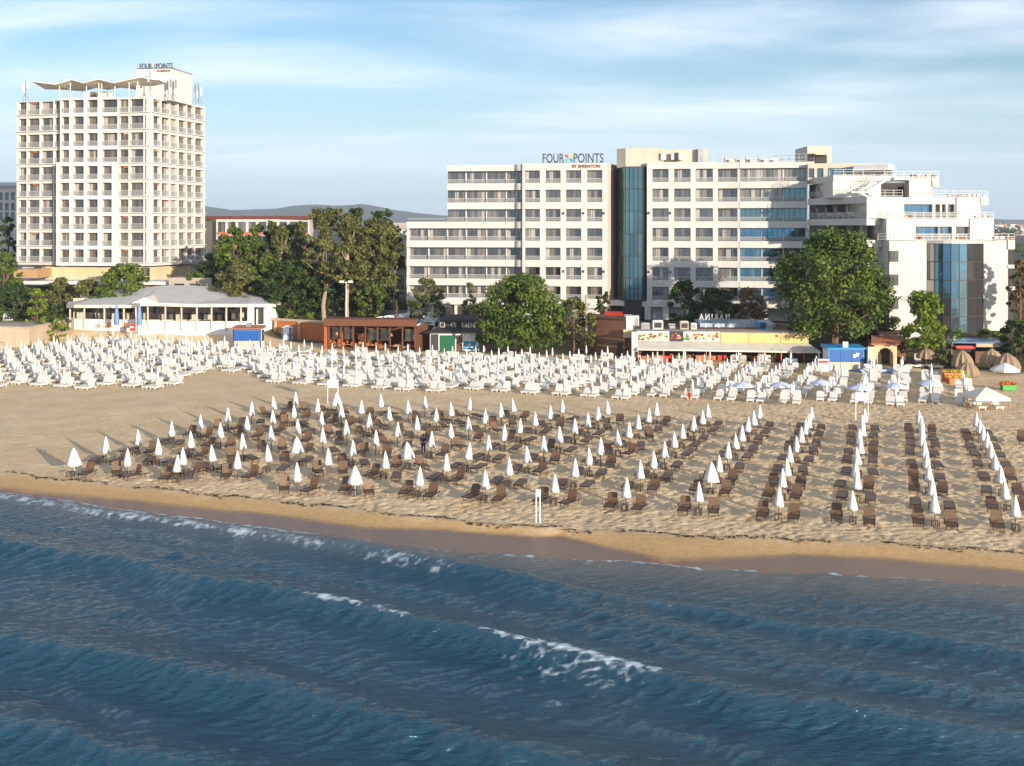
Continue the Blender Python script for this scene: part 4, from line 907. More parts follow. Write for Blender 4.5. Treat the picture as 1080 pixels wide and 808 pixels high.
b.grid(fe, op, TR, ztT - .06, zbT, rec=1.0, m='plaster_tower', nm=2, gm_='glass_tower', rail=1.0, u0=.02)
# projecting slab edges of the balcony sides
for zt_, zb_ in TR:
    for f_ in (fa, fc, fe): f_.box(b.wall, .05, f_.L - .05, zb_ - .16, zb_ - .02, .002, .38, 'plaster_tower'); 
# partition walls, AC shades, reddish blinds
for k, (zt_, zb_) in enumerate(TR):
    for q, (f_, px) in enumerate([(fe, 168), (fe, 180), (fe, 194), (fe, 202), (fc, 132), (fa, 36)]):
        if (k * 7 + q * 3) % 5 < 2: u_ = f_.U(px); f_.box(b.wall, u_ - .5, u_ + .4, zt_ - .3, zt_ - .03, -.8, -.25, 'wood_orange' if (k + q) % 3 else 'plaster_yellow')
core = [(xx(17.5, 216.5) + .2, 218.7), (xx(63.1, 213.7), 215.9), (xx(63.5, 213.5), 213.5), (xx(124.0, 211), 212.05), (xx(124.8, 211), 213.0), (xx(158.5, 209.2) - 1.9, 211.25), (xx(216, 227.5) - 2.1, 228.2), (xx(216, 227.5) - 14, 240), (xx(17.5, 216.5) - 2, 236)]
b.wall.prism(core, 8, ztT - .4, 'plaster_tower')
# podium
b.wall.prism([(xx(47, 213), 213.2), (xx(158, 211), 211.0), (xx(200, 224), 224), (xx(200, 224) - 5, 235), (xx(47, 213), 235)], 8, zbT - .3, 'plaster_yellow')
fp = Facade((xx(17, 215), 214.8), (xx(160, 209), 210.5))
for px, w_ in ((40, 8), (52, 9), (75, 6), (90, 6), (105, 6), (153, 9)):
    b.window(fp, fp.U(px - w_ / 2), fp.U(px + w_ / 2), zz(291.5, 211), zz(282.5, 211), -.2 if px > 60 else .05, 2, 'glass_dark')
b.wall.prism([(xx(14, 205), 207), (xx(178, 203), 204.5), (xx(178, 203), 212), (xx(14, 205), 216)], zz(299, 205) - .25, zz(297, 205), 'plaster_tower')
b.wall.prism([(xx(12, 206), 206.9), (xx(38, 206), 206.6), (xx(38, 206), 213), (xx(12, 206), 213)], zz(293.5, 206), zz(284.3, 206), 'wood_tan')
b.wall.prism([(xx(70, 205), 208), (xx(176, 205), 207), (xx(176, 205), 212), (xx(70, 205), 212)], 6.5, zz(299.4, 205) - .01, 'plaster_yellow')
rail_line(b.rail, [(xx(48, 205), 206.6, zz(297, 205)), (xx(177, 203), 204.8, zz(297, 205))], .9, 'frame_light', 1.6, 2, .03)
# roof: lift house and wavy canopy
zr = ztT - .4
b.wall.prism([(xx(141.7, 213), 214), (xx(182.5, 214), 213), (xx(200.5, 221), 222.5), (xx(160, 222), 224)], zr, zz(73, 214), 'plaster_tower')
b.wall.prism([(xx(142.5, 213), 213.9), (xx(183, 214), 212.9), (xx(200.8, 221), 222.5), (xx(160, 222), 224.1)], zz(73, 214) + .003, zz(73, 214) + .22, 'metal_grey')
b.finish()
cn_ = empty('roof_canopy', (xx(110, 212), 212, zr), 'pale wavy canopy on posts over the roof terrace of the tower', 'canopy')
prof = [(38, 86.5), (63, 89.5), (80, 84.5), (92, 88), (108, 84), (124, 88), (152, 82), (170, 85)]
cm_ = MB(); vs = []
for j, (dy, dz) in enumerate([(-1.5, 0.0), (3.2, -.9), (8, -.3)]):
    for i, (px, py) in enumerate(prof): d_ = 211.5 + dy; s_ = 1 if i % 2 == 0 or j == 0 else .4; vs.append((xx(px, 211.5) + .15 * dy, d_, zz(py, 211.5) + dz * s_ + .0))
n_ = len(prof); vs2 = [(x, y, z - .16) for x, y, z in vs]; N_ = len(vs)
fs = [(j * n_ + i, j * n_ + i + 1, (j + 1) * n_ + i + 1, (j + 1) * n_ + i) for j in range(2) for i in range(n_ - 1)]
cm_.add(vs + vs2, fs + [tuple(N_ + q for q in f[::-1]) for f in fs] + [(N_ + i, N_ + i + 1, i + 1, i) for i in range(n_ - 1)], 'fabric_cream'); cm_.build('canopy_roof', cn_)
for i, px in enumerate((62.5, 74, 91, 104, 107, 121, 136, 145)): q = MB(); q.tube((xx(px, 211.5), 211.6, zr), (xx(px, 211.5), 211.6, zz(86 if px not in (62.5, 91, 121) else 90.5, 211.5)), .09, .09, 6, 'white_paint'); q.build('post', cn_)
q = MB(); q.box(xx(88, 216), xx(118, 216), 216, 216.2, zr, zr + 2.1, 'plaster_tower'); q.box(xx(95, 215.8), xx(103, 215.8), 215.8, 215.98, zr, zr + 1.9, 'core_dark'); q.build('back_wall', cn_)
q = MB(); rail_line(q, [(xx(64, 211), 210.9, zr + .4), (xx(124, 211), 210, zr + .4), (xx(158, 209), 208.5, zr + .35)], .9, 'frame_light', 1.2, 2, .03); q.build('railing', cn_)
A2, B2 = (xx(146, 213), 213.8), (xx(184, 214), 212.9); ln = lambda t: (A2[0] + (B2[0] - A2[0]) * t, A2[1] + (B2[1] - A2[1]) * t)
sg = empty('roof_sign', (*A2, zz(73, 213)), 'small dark lettered roof sign with emblem on top of the tower', 'sign')
put_text('lettering', 'FOUR', 'sign_black', ln(0), ln(.37), zz(72.2, 213), zz(66.6, 213), sg, .14, .01)
put_text('lettering', 'POINTS', 'sign_black', ln(.5), ln(1), zz(72.2, 213), zz(66.6, 213), sg, .14, .01)
em = MB()
for q in range(4):
    t0 = R(45 + 90 * q); cx_, cy_ = ln(.435); z0 = zz(69.4, 213)
    pts = [(0, 0), (.45 * math.cos(t0 - .45), .45 * math.sin(t0 - .45)), (.52 * math.cos(t0), .52 * math.sin(t0)), (.36 * math.cos(t0 + .5), .36 * math.sin(t0 + .5))]
    em.add([(cx_ + x, cy_ - .05, z0 + z) for x, z in pts] + [(cx_ + x, cy_ + .05, z0 + z) for x, z in pts], [(0, 1, 2, 3), (7, 6, 5, 4), (0, 4, 5, 1), (1, 5, 6, 2), (2, 6, 7, 3), (3, 7, 4, 0)], 'emblem_%d' % q)
em.build('emblem', sg)
put_text('lettering', 'BY SHERATON', 'sign_brown', (ln(.55)[0], ln(.55)[1] - .25), (ln(.93)[0], ln(.93)[1] - .25), zz(75.6, 213), zz(73.7, 213), sg, .08, .02)
def antenna(px, py0, py1, d_, label, big=False):
    root = empty('antenna', (xx(px, d_), d_, zz(py1, d_)), label, 'antenna', 'antennas on the tower roof'); x = xx(px, d_); z0, z1 = zz(py1, d_), zz(py0, d_)
    m_ = MB(); m_.tube((x, d_, z0), (x, d_, z1), .1, .05, 6, 'metal_grey'); m_.tube((x - .7, d_, z0), (x, d_, z0 + (z1 - z0) * .4), .05, .05, 4, 'metal_grey'); m_.tube((x + .7, d_, z0), (x, d_, z0 + (z1 - z0) * .4), .05, .05, 4, 'metal_grey'); m_.build('mast', root)
    for q in range(3 if big else 2):
        p_ = MB(); a = q * 2.1; dx, dy = .45 * math.cos(a), .45 * math.sin(a); zc = z1 - .8 - .3 * q; p_.box(x + dx - .14, x + dx + .14, d_ + dy - .08, d_ + dy + .08, zc - .9, zc + .7, 'white_paint' if big else 'metal_grey'); p_.tube((x, d_, zc), (x + dx, d_ + dy, zc), .03, .03, 4, 'metal_grey'); p_.build('panel', root)
antenna(27, 85, 106.5, 214.5, 'thin lattice antenna at the left end of the tower roof', True)
antenna(158.5, 74, 102, 210.5, 'bushy antenna mast in front of the lift house of the tower', True)
antenna(177.5, 83, 104, 211.5, 'tall dark antenna at the corner of the lift house', False)
antenna(183, 84, 105, 213, 'twin antenna panels beside the lift house wall', False)
antenna(206.5, 87, 109, 222, 'dark antenna mast at the right end of the tower roof', False)
antenna(210, 92, 110, 225, 'short antenna at the far right corner of the tower roof', True)

# ------------------------------------------------------------------ trees and shrubs
def leaves(center, rad, n_, size, rg, flat=.75):
    """leaf-sized quads spread over one clump"""
    d = rg.normal(size=(n_, 3)); d /= np.linalg.norm(d, axis=1)[:, None]; r = rad * rg.uniform(.45, 1.05, n_)[:, None]
    c = center + d * r * np.array([1, 1, flat]); nrm = d + rg.normal(size=(n_, 3)) * .55 + np.array([0, 0, .35]); nrm /= np.linalg.norm(nrm, axis=1)[:, None]
    a = np.cross(nrm, rg.normal(size=(n_, 3))); a /= np.linalg.norm(a, axis=1)[:, None]; b_ = np.cross(nrm, a)
    s = size * rg.uniform(.6, 1.3, n_)[:, None]; w = s * rg.uniform(.5, .9, n_)[:, None]
    return np.stack([c - a * s, c + b_ * w, c + a * s, c - b_ * w], 1).reshape(-1, 3)
TREEN = 0
def tree(name, label, px, d, ytop, wpx, leaf, low=.25, trunk=.28, z0=None, n_cl=70, dens=60, size=.24, group=None, shape='round', lean=0, cat='tree', bark='bark'):
    global TREEN; TREEN += 1; rg = np.random.default_rng(100 + TREEN); x = xx(px, d); z0 = gz(x, d) if z0 is None else z0
    top = zz(ytop, d); hh = top - z0; w = wpx / F * d / 2; cz0 = z0 + hh * low; ch = (top - cz0)
    root = empty(name, (x, d, z0), label, cat, group)
    V_ = []; T_ = []; cl = []
    lob = rg.uniform(0, 6.28, 4)
    for i in range(n_cl):
        t = rg.uniform(0, 1) ** .85; a = rg.uniform(0, 6.28)
        if shape == 'round': prof_ = math.sin(min(1, .12 + t * .95) * math.pi) ** .55 if t < .5 else math.cos((t - .42) / .6 * math.pi / 2) ** .6 if t < 1 else 0
        elif shape == 'cone': prof_ = (1 - t) ** .8 + .08
        elif shape == 'pine': prof_ = (.45 + .55 * math.sin(min(1, t * 1.1 + .1) * math.pi)) * (.7 + .5 * math.sin(t * 9 + lob[0]))
        else: prof_ = .8
        prof_ = max(.05, min(1.0, abs(prof_)))
        lobe = 1 + .18 * math.sin(2 * a + lob[1]) + .14 * math.sin(3 * a + lob[2] + t * 4) + .10 * math.sin(5 * a + lob[3] - t * 6)
        rr_ = w * prof_ * lobe * (rg.uniform(.30, 1) ** .5) * .88
        c = np.array([x + rr_ * math.cos(a) + lean * t, d + rr_ * math.sin(a), cz0 + ch * (.06 + .88 * t)])
        rad = min(w, ch) * rg.uniform(.15, .27) * (1 if shape != 'pine' else .9); cl.append((c, rad))
        q = leaves(c, rad, int(dens * rg.uniform(1.1, 1.8)), size, rg, .72); V_.append(q)
        tint = np.clip(rg.uniform(.1, .8) + np.repeat(rg.normal(size=len(q) // 4) * .18, 4), 0, 1); T_.append(tint)
    # stray twigs reaching past the outline
    for i in range(n_cl // 2):
        c, rad = cl[rg.integers(len(cl))]; d_ = rg.normal(size=3); d_ /= np.linalg.norm(d_); d_[2] = abs(d_[2]) * .6; cc = c + d_ * rad * 1.25
        q = leaves(cc, rad * .38, int(dens * .15) + 3, size * .9, rg, 1); V_.append(q); T_.append(np.full(len(q), rg.uniform(.3, .9)))
    V_ = np.concatenate(V_); T_ = np.concatenate(T_); Fq_ = np.arange(len(V_)).reshape(-1, 4)
    link(np_mesh('crown', V_, Fq_, [leaf], {'tint': T_}), 'crown', root)
    tb = MB(); r0 = max(.09, hh * .022) * (trunk / .28); pts = [Vector((x, d, z0 - .3))]; n_ = 6
    for i in range(1, n_ + 1): t = i / n_; pts.append(Vector((x + lean * t * .8 + rg.normal() * hh * .008, d + rg.normal() * hh * .008, z0 + (hh * .80) * t)))
    for i in range(n_): tb.tube(pts[i], pts[i + 1], r0 * (1 - .8 * i / n_), r0 * (1 - .8 * (i + 1) / n_), 8, bark)
    for c, rad in cl[:: max(1, len(cl) // 16)]:
        s_ = pts[min(n_, 1 + int((c[2] - z0) / hh * n_ * .8))]; e = Vector(c); mid = (s_ + e) / 2 + Vector((0, 0, -.1 * (e - s_).length)); tb.tube(s_, mid, r0 * .35, r0 * .22, 5, bark); tb.tube(mid, e, r0 * .22, r0 * .08, 5, bark)
    tb.build('trunk', root); return root
G = 'trees behind the beach'
tree('broadleaf_tree', 'largest broad green tree, standing before the stepped hotel wing at right', 880, 158, 243, 124, 'leaf_green', .16, .5, n_cl=150, dens=85, size=.26, group=G)
tree('broadleaf_tree', 'dark green lower tree against the right side of the largest tree', 921, 163, 296, 56, 'leaf_dark', .1, n_cl=60, dens=60, group=G)
tree('broadleaf_tree', 'big dense green tree in the middle, before the left hotel wing', 549, 166, 289, 84, 'leaf_green', .06, .5, n_cl=150, dens=85, size=.24, group=G)
tree('broadleaf_tree', 'thin dark green tree between the big middle tree and the pale pole', 605, 168, 314, 56, 'leaf_olive', .05, n_cl=60, dens=50, size=.2, group=G)
tree('broadleaf_tree', 'left lobe of low greenery beside the big middle tree and the dark-roofed house', 512, 170, 330, 26, 'leaf_green', .05, n_cl=30, dens=50, size=.2, group=G)
tree('broadleaf_tree', 'small fresh green tree in front of the curved glass corner', 976, 153, 307, 64, 'leaf_bright', .2, .3, n_cl=100, dens=55, size=.2, group=G, shape='pine')
tree('broadleaf_tree', 'slender dark tree at the left foot of the glass strip', 634, 181, 303, 20, 'leaf_dark', .2, n_cl=26, dens=26, size=.2, group=G)
tree('broadleaf_tree', 'dark tree before the square windows just right of the glass strip', 722, 176, 295, 40, 'leaf_dark', .1, n_cl=60, dens=50, size=.22, group=G)
tree('broadleaf_tree', 'second dark tree before the square windows, beside the brownish tree', 757, 177, 303, 44, 'leaf_dark', .1, n_cl=55, dens=45, size=.22, group=G)
tree('broadleaf_tree', 'thin brownish half-bare tree before the hotel middle', 792, 176, 303, 40, 'leaf_brown', .1, .2, n_cl=60, dens=34, size=.17, group=G)
tree('broadleaf_tree', 'olive bushy tree in front of the left hotel balconies', 450, 183, 292, 36, 'leaf_olive', .1, n_cl=50, dens=45, size=.22, group=G)
tree('broadleaf_tree', 'thin tree growing up the left hotel balconies, left of the big tree', 496, 183, 297, 24, 'leaf_olive', .1, .2, n_cl=30, dens=24, size=.2, group=G)
tree('cypress', 'small cone-shaped cypress at the foot of the left hotel wing', 418, 181, 313, 8, 'leaf_green', .02, n_cl=26, dens=36, size=.14, shape='cone')
tree('cypress', 'second small cone-shaped cypress, nearer the olive tree', 435, 181, 314, 9, 'leaf_dark', .02, n_cl=26, dens=36, size=.14, shape='cone')
tree('shrub', 'yellow flowering shrub below the left hotel balconies', 443, 178, 318, 12, 'leaf_bright', .02, n_cl=16, dens=26, size=.16, cat='shrub')
tree('shrub', 'fresh green shrub behind the dark-roofed beach house', 491, 178, 321, 14, 'leaf_bright', .02, n_cl=16, dens=26, size=.16, cat='shrub')
# the grove between tower and hotel
GP = 'tall pines between the tower and the hotel'
tree('pine_tree', 'tall pine with bare trunk, left of the two trunk-showing pines', 342, 192, 214, 50, 'leaf_olive', .28, .26, n_cl=115, dens=60, size=.24, group=GP, shape='pine', bark='bark_pale')
tree('pine_tree', 'tall pine with bare trunk beside the white lamp post', 366, 191, 223, 50, 'leaf_olive', .30, .26, n_cl=110, dens=60, size=.24, group=GP, shape='pine', bark='bark_pale')
tree('pine_tree', 'broad pine at the right of the grove next to the hotel', 398, 195, 226, 62, 'leaf_olive', .10, .26, n_cl=150, dens=70, size=.25, group=GP, shape='round')
tree('pine_tree', 'dark round-topped pine behind the right end of the grove', 404, 206, 219, 42, 'leaf_dark', .3, .26, n_cl=70, dens=60, size=.26, group=GP, shape='round')
tree('pine_tree', 'dark pine with flat top behind the two trunk-showing pines', 376, 208, 216, 40, 'leaf_dark', .3, .26, n_cl=60, dens=55, size=.25, group=GP, shape='pine')
tree('pine_tree', 'loose pine in front of the pink block, middle of the grove', 296, 200, 231, 52, 'leaf_olive', .15, .26, n_cl=100, dens=50, size=.24, group=GP, shape='pine', bark='bark_pale')
tree('pine_tree', 'thin brown-green pine left of the middle of the grove', 270, 202, 233, 36, 'leaf_green', .2, .22, n_cl=70, dens=45, size=.22, group=GP, shape='pine')
tree('broadleaf_tree', 'dark tree covering the left part of the pink block', 247, 201, 236, 44, 'leaf_green', .15, n_cl=90, dens=50, size=.24, group=G)
tree('broadleaf_tree', 'olive round tree right behind the grey-roofed restaurant', 252, 196, 274, 58, 'leaf_olive', .1, n_cl=80, dens=70, size=.24, group=G)
tree('broadleaf_tree', 'dark deep-shaded tree at the bottom of the grove', 306, 194, 272, 60, 'leaf_dark', .05, n_cl=100, dens=75, size=.25, group=G)
tree('broadleaf_tree', 'dark tree between the two bare pine trunks', 353, 197, 296, 44, 'leaf_dark', .05, n_cl=55, dens=55, size=.24, group=G)
tree('broadleaf_tree', 'mid green tree at the right foot of the grove', 392, 190, 300, 34, 'leaf_green', .03, n_cl=46, dens=50, size=.22, group=G)
tree('broadleaf_tree', 'dark tree in the gap between tower and pink block', 222, 205, 268, 34, 'leaf_dark', .1, n_cl=46, dens=50, size=.24, group=G)
tree('pine_tree', 'pine in the back row above the centre of the pink block roof', 318, 212, 232, 44, 'leaf_olive', .2, n_cl=70, dens=45, size=.25, group=GP, shape='pine')
tree('shrub', 'round green bush left of the pine trunks above the orange fence', 306, 190, 327, 20, 'leaf_bright', .0, n_cl=20, dens=40, size=.16, cat='shrub')
tree('shrub', 'round green bush right of its twin above the orange fence', 328, 190, 328, 14, 'leaf_bright', .0, n_cl=16, dens=40, size=.16, cat='shrub')
for q_, (px, d_, yt, w_, lf) in enumerate([(262, 204, 247, 36, 'leaf_olive'), (284, 203, 240, 34, 'leaf_dark'), (308, 203, 238, 36, 'leaf_olive'), (330, 199, 250, 36, 'leaf_dark'), (238, 203, 256, 30, 'leaf_olive'), (280, 198, 268, 50, 'leaf_green'), (330, 195, 275, 44, 'leaf_dark'), (372, 196, 268, 44, 'leaf_dark'), (414, 199, 240, 26, 'leaf_green'), (386, 194, 262, 46, 'leaf_olive')]):
    tree('broadleaf_tree', 'filler tree deep in the grove, %s of ten from its left end' % ordn([3, 5, 6, 7, 1, 4, 8, 9, 10, 2][q_]), px, d_, yt, w_, lf, .06, n_cl=60, dens=50, size=.24, group=G)
# left, below the tower
GL = 'greenery below the tower'
tree('broadleaf_tree', 'round green tree below the middle of the tower', 131, 197, 276, 54, 'leaf_green', .08, n_cl=90, dens=65, size=.24, group=GL)
tree('broadleaf_tree', 'tree at the left edge of the picture below the old facade', 3, 196, 262, 34, 'leaf_green', .1, n_cl=60, dens=55, size=.24, group=GL)
tree('broadleaf_tree', 'dark green tree at the left edge, lower of the two', 14, 190, 297, 50, 'leaf_dark', .05, n_cl=80, dens=60, size=.24, group=GL)
tree('broadleaf_tree', 'tall thin bright green tree standing right of the sand-coloured wall', 39, 184, 303, 24, 'leaf_bright', .25, .2, n_cl=40, dens=36, size=.2, group=GL)
tree('broadleaf_tree', 'brownish shrubby tree below the wooden balcony of the tower', 64, 199, 292, 34, 'leaf_olive', .05, n_cl=50, dens=45, size=.22, group=GL)
tree('broadleaf_tree', 'green shrubby tree between the brownish one and the round tree', 92, 198, 294, 38, 'leaf_olive', .05, n_cl=50, dens=45, size=.22, group=GL)
tree('broadleaf_tree', 'dark low tree just left of the restaurant', 58, 189, 318, 26, 'leaf_dark', .02, n_cl=40, dens=45, size=.2, group=GL)
tree('shrub', 'bright green bush at the left corner of the restaurant', 60, 186, 334, 20, 'leaf_bright', .0, n_cl=20, dens=40, size=.15, cat='shrub')
tree('broadleaf_tree', 'small green tree at the foot of the tower on the right', 206, 204, 286, 26, 'leaf_green', .1, n_cl=36, dens=40, size=.22, group=GL)
tree('broadleaf_tree', 'dark tree behind the old facade at the far left', 8, 226, 226, 26, 'leaf_dark', .05, n_cl=40, dens=40, size=.3, group=GL)
# right edge
tree('broadleaf_tree', 'reddish brown tree at the right edge beside the hotel end', 1076, 163, 270, 26, 'leaf_brown', .1, n_cl=44, dens=45, size=.22, group=G)
tree('broadleaf_tree', 'dark tree at the right edge behind the straw parasols', 1072, 154, 336, 42, 'leaf_dark', .05, n_cl=50, dens=50, size=.2, group=G)
tree('shrub', 'bright green clipped bush at the foot of the white wall at right', 1045, 160, 347, 30, 'leaf_bright', .0, n_cl=26, dens=45, size=.15, cat='shrub')
tree('shrub', 'olive shrub between the straw parasols and the small fresh tree', 996, 150, 366, 22, 'leaf_olive', .0, n_cl=24, dens=36, size=.15, cat='shrub')
tree('shrub', 'green climbing plant at a post of the long awning', 815, 156.2, 366, 9, 'leaf_green', .0, n_cl=14, dens=26, size=.13, cat='shrub', trunk=.15)
tree('shrub', 'reddish bushy plant under the right end of the long awning', 839, 156.2, 372, 16, 'leaf_brown', .0, n_cl=18, dens=26, size=.13, cat='shrub', trunk=.15)

# ------------------------------------------------------------------ buildings along the back of the beach
def simple(name, loc, label, cat='building'): return empty(name, loc, label, cat)
def part(root, name, fn, smooth=False):
    mb = MB(); fn(mb); return mb.build(name, root, smooth)
def boxp(root, name, x0, x1, y0, y1, z0, z1, m, bev=0):
    mb = MB(); mb.box(x0, x1, y0, y1, z0, z1, m); return mb.build(name, root)
# sand-coloured wall and terrace at the left edge
r_ = simple('beach_wall', (xx(10, 180), 180, 0), 'sand-coloured flat-topped block at the left edge behind the sunbeds', 'wall')
part(r_, 'wall', lambda m: m.prism([(xx(-60, 180), 181), (xx(30.6, 179), 179), (xx(30.6, 179) + .4, 193), (xx(-60, 180), 194)], -.3, zz(346, 179), 'sandwall'))
part(r_, 'coping', lambda m: m.prism([(xx(-60, 180) - .1, 180.8), (xx(30.6, 179) + .12, 178.8), (xx(30.6, 179) + .5, 193.1), (xx(-60, 180), 194.1)], zz(346, 179) + .003, zz(346, 179) + .22, 'concrete'))
part(r_, 'step', lambda m: m.box(xx(-40, 178.5), xx(3.5, 178.5), 177.9, 179.6, -.2, zz(362, 178), 'sandwall'))
part(r_, 'parapet', lambda m: m.box(xx(-20, 190), xx(27, 190), 190, 190.3, 3.5, zz(329.5, 190), 'white_paint'))

# restaurant with the broad grey roof
r_ = simple('beach_restaurant', (xx(180, 188), 188, 2), 'low white restaurant with a broad grey roof and open front', 'restaurant')
ev = [(70, 193), (78, 190.5), (100, 189), (141, 187.6), (146, 186.2), (166, 186.2), (200, 185.2), (262, 184.6), (291, 190), (292, 200)]
EVZ = [zz(321.5 if p[0] < 142 else 319.5 if p[0] < 167 else 320.5, p[1]) for p in ev]
def fr_(m):
    P_ = [(xx(a, d_), d_) for a, d_ in ev]; ridge_ = [(xx(118, 197), 197, zz(308.5, 197)), (xx(172, 198), 198, zz(301, 198)), (xx(205, 198), 198, zz(301, 198)), (xx(268, 197), 197, zz(309, 197))]
    vs = [(p_[0], p_[1], EVZ[i]) for i, p_ in enumerate(P_)] + ridge_ + [(xx(292, 207), 207, 6.8), (xx(75, 207), 207, 6.8)]
    k = len(P_); R0, R1, R2, R3, E0, E1 = k, k + 1, k + 2, k + 3, k + 4, k + 5
    fs = [(0, 1, R0), (1, 2, R0), (2, 3, R0), (3, R1, R0), (3, 4, R1), (4, 5, R1), (5, 6, R1), (6, R2, R1), (6, 7, R3), (6, R3, R2), (7, 8, R3), (8, 9, R3), (9, E0, R3), (E0, E1, R1), (E0, R1, R2), (E0, R2, R3), (E1, 0, R0), (E1, R0, R1)]
    m.add(vs, fs, 'roof_grey')
part(r_, 'roof', fr_)
def ff(m):
    P_ = [(xx(a, d_), d_) for a, d_ in ev]
    for i in range(len(P_) - 1):
        f_ = Facade(P_[i], P_[i + 1]); za, zb = EVZ[i], EVZ[i + 1]
        q = [(P_[i][0], P_[i][1], za - .55), (P_[i + 1][0], P_[i + 1][1], zb - .55), (P_[i + 1][0], P_[i + 1][1], zb - .01), (P_[i][0], P_[i][1], za - .01)]; m.quad(*q, m='fabric_cream', t=.12)
part(r_, 'fascia', ff)
def fw(m):
    P_ = [(xx(a, d_ + .9), d_ + .9) for a, d_ in ev[:8]]; gaps = 0
    for i in range(len(P_) - 1):
        f_ = Facade(P_[i], P_[i + 1]); f_.box(m, .02, f_.L, 1.2, zz(338.5, 186.5), -.25, 0, 'white_paint')
    m.box(xx(263, 186), xx(290.5, 190.8), 190.9, 196, 1.2, 6.5, 'white_paint'); f_ = Facade((xx(262, 185.4), 185.4), (xx(289.5, 190.8), 190.8)); f_.box(m, 0, f_.L * .22, 1.2, 6.4, -.3, 0, 'white_paint'); f_.box(m, f_.L * .22, f_.L, 1.2, 3.0, -.3, 0, 'white_paint'); f_.box(m, f_.L * .62, f_.L, 3.0, 6.4, -.3, 0, 'white_paint')
    m.box(xx(76, 195), xx(286, 195), 195.5, 196, 1.2, 7.0, 'plaster_beige')
part(r_, 'wall', fw)
for i in range(len(ev) - 3):
    a, d0 = ev[i + 0]; b_, d1 = ev[i + 1]; n_ = max(1, int((b_ - a) / 14))
    for q in range(n_): px = a + (b_ - a) * (q + .5) / n_; dd = d0 + (d1 - d0) * (q + .5) / n_ + .75; boxp(r_, 'post', xx(px, dd) - .12, xx(px, dd) + .12, dd - .12, dd + .12, 2.0, zz(321, dd) + .0, 'plaster_beige')
for q, px in enumerate(range(88, 262, 17)): boxp(r_, 'window', xx(px, 195.3), xx(px + 12, 195.3), 195.3, 195.45, 3.2, 6.0, 'glass_dark')
part(r_, 'floor', lambda m: m.prism([(xx(a, d_ + 1.2), d_ + 1.2) for a, d_ in ev[:8]] + [(xx(286, 196), 196), (xx(76, 196), 196)], 1.0, 2.2, 'wood_tan'))
part(r_, 'gable', lambda m: m.add([(xx(138, 186), 186.0, zz(320, 186)), (xx(168, 186), 186.0, zz(320, 186)), (xx(152, 186), 186.0, zz(314, 186)), (xx(138, 186), 186.3, zz(320, 186)), (xx(168, 186), 186.3, zz(320, 186)), (xx(152, 186), 192, zz(313, 186))], [(0, 1, 2), (0, 2, 5, 3), (1, 4, 5, 2)], 'fabric_cream'))
# tables with cloths and chairs on its terrace
def dining(px, d_, lab, col='fabric_cream', z0=2.2, ch='wood_orange', g='dining tables on the restaurant terrace'):
    x = xx(px, d_); t = empty('dining_table', (x, d_, z0), lab, 'table', g)
    m = MB(); m.box(x - .55, x + .55, d_ - .55, d_ + .55, z0 + .72, z0 + .78, col); m.box(x - .53, x + .53, d_ - .53, d_ + .53, z0 + .45, z0 + .718, col); m.build('table_top', t)
    m = MB(); m.tube((x, d_, z0), (x, d_, z0 + .45), .07, .07, 6, 'frame_dark'); m.build('leg', t)
    return t
dch = MB(); dch.box(-.24, .24, -.24, .24, .42, .48, 'wood_orange'); dch.box(-.24, .24, .19, .24, .48, 1.05, 'wood_orange')
for x in (-.2, .2):
    for y in (-.2, .2): dch.box(x - .03, x + .03, y - .03, y + .03, 0, .42, 'wood_orange')
dcm = dch.mesh('dining_chair')
TN = 0
def chairs(px, d_, z0, lab, n_=3, g='wooden chairs at the restaurant tables'):
    for k in range(n_):
        a = k * 2.1 + px; o = bpy.data.objects.new('dining_chair', dcm); COL.objects.link(o); o.location = (xx(px, d_) + .95 * math.sin(a), d_ - .95 * math.cos(a), z0); o.rotation_euler = (0, 0, a + math.pi)
        tag(o, lab % ordn(k + 1), 'chair', g)
for q, px in enumerate((84, 96, 110, 124, 136, 176, 190, 204, 218, 232, 246, 256)):
    dining(px, 189.5 + (q % 2) * 1.6 + (3 if px < 100 else 0), '%s cloth-covered table from the left on the grey-roofed restaurant terrace' % ordn(q + 1)); chairs(px, 189.5 + (q % 2) * 1.6 + (3 if px < 100 else 0), 2.2, '%s chair around table ' + str(q + 1) + ' from left under the grey roof')

def blue_umb(px, dd, ptop, pbase, lab):
    root = empty('folded_parasol', (xx(px, dd), dd, zz(pbase, dd)), lab, 'umbrella', 'folded blue parasols before the restaurant'); z0, z1 = zz(pbase, dd), zz(ptop, dd); h_ = z1 - z0
    m = MB(); m.lathe([(.32, h_ * .22), (.42, h_ * .25), (.36, h_ * .55), (.2, h_ * .85), (.04, h_)], 12, 'fabric_blue', .1, (xx(px, dd), dd, z0)); m.build('canopy', root, True); m = MB(); m.tube((xx(px, dd), dd, z0), (xx(px, dd), dd, z0 + h_ * .24), .05, .05, 6, 'frame_light'); m.build('pole', root)
blue_umb(123, 185.2, 320, 349, 'left folded blue parasol before the restaurant terrace'); blue_umb(147, 184.4, 318, 350, 'right folded blue parasol before the restaurant terrace')
o = MB(); o.box(xx(137, 184), xx(141.5, 184), 184, 184.6, zz(349, 184), zz(342, 184), 'paint_red'); o.box(xx(137.4, 184), xx(141, 184), 183.95, 183.99, zz(346, 184), zz(344, 184), 'white_paint'); tag(o.build('drinks_cooler'), 'small red box standing between the blue parasols', 'cooler')
o = MB(); x = xx(131, 181)
o.lathe([(2.1, 0), (2.0, .5), (1.5, .95), (.7, 1.25), (.1, 1.3)], 14, 'roof_grey', .03, (x, 181.3, 0)); tag(o.build('covered_boat'), 'low grey tarpaulin heap in front of the restaurant steps', 'tarpaulin')

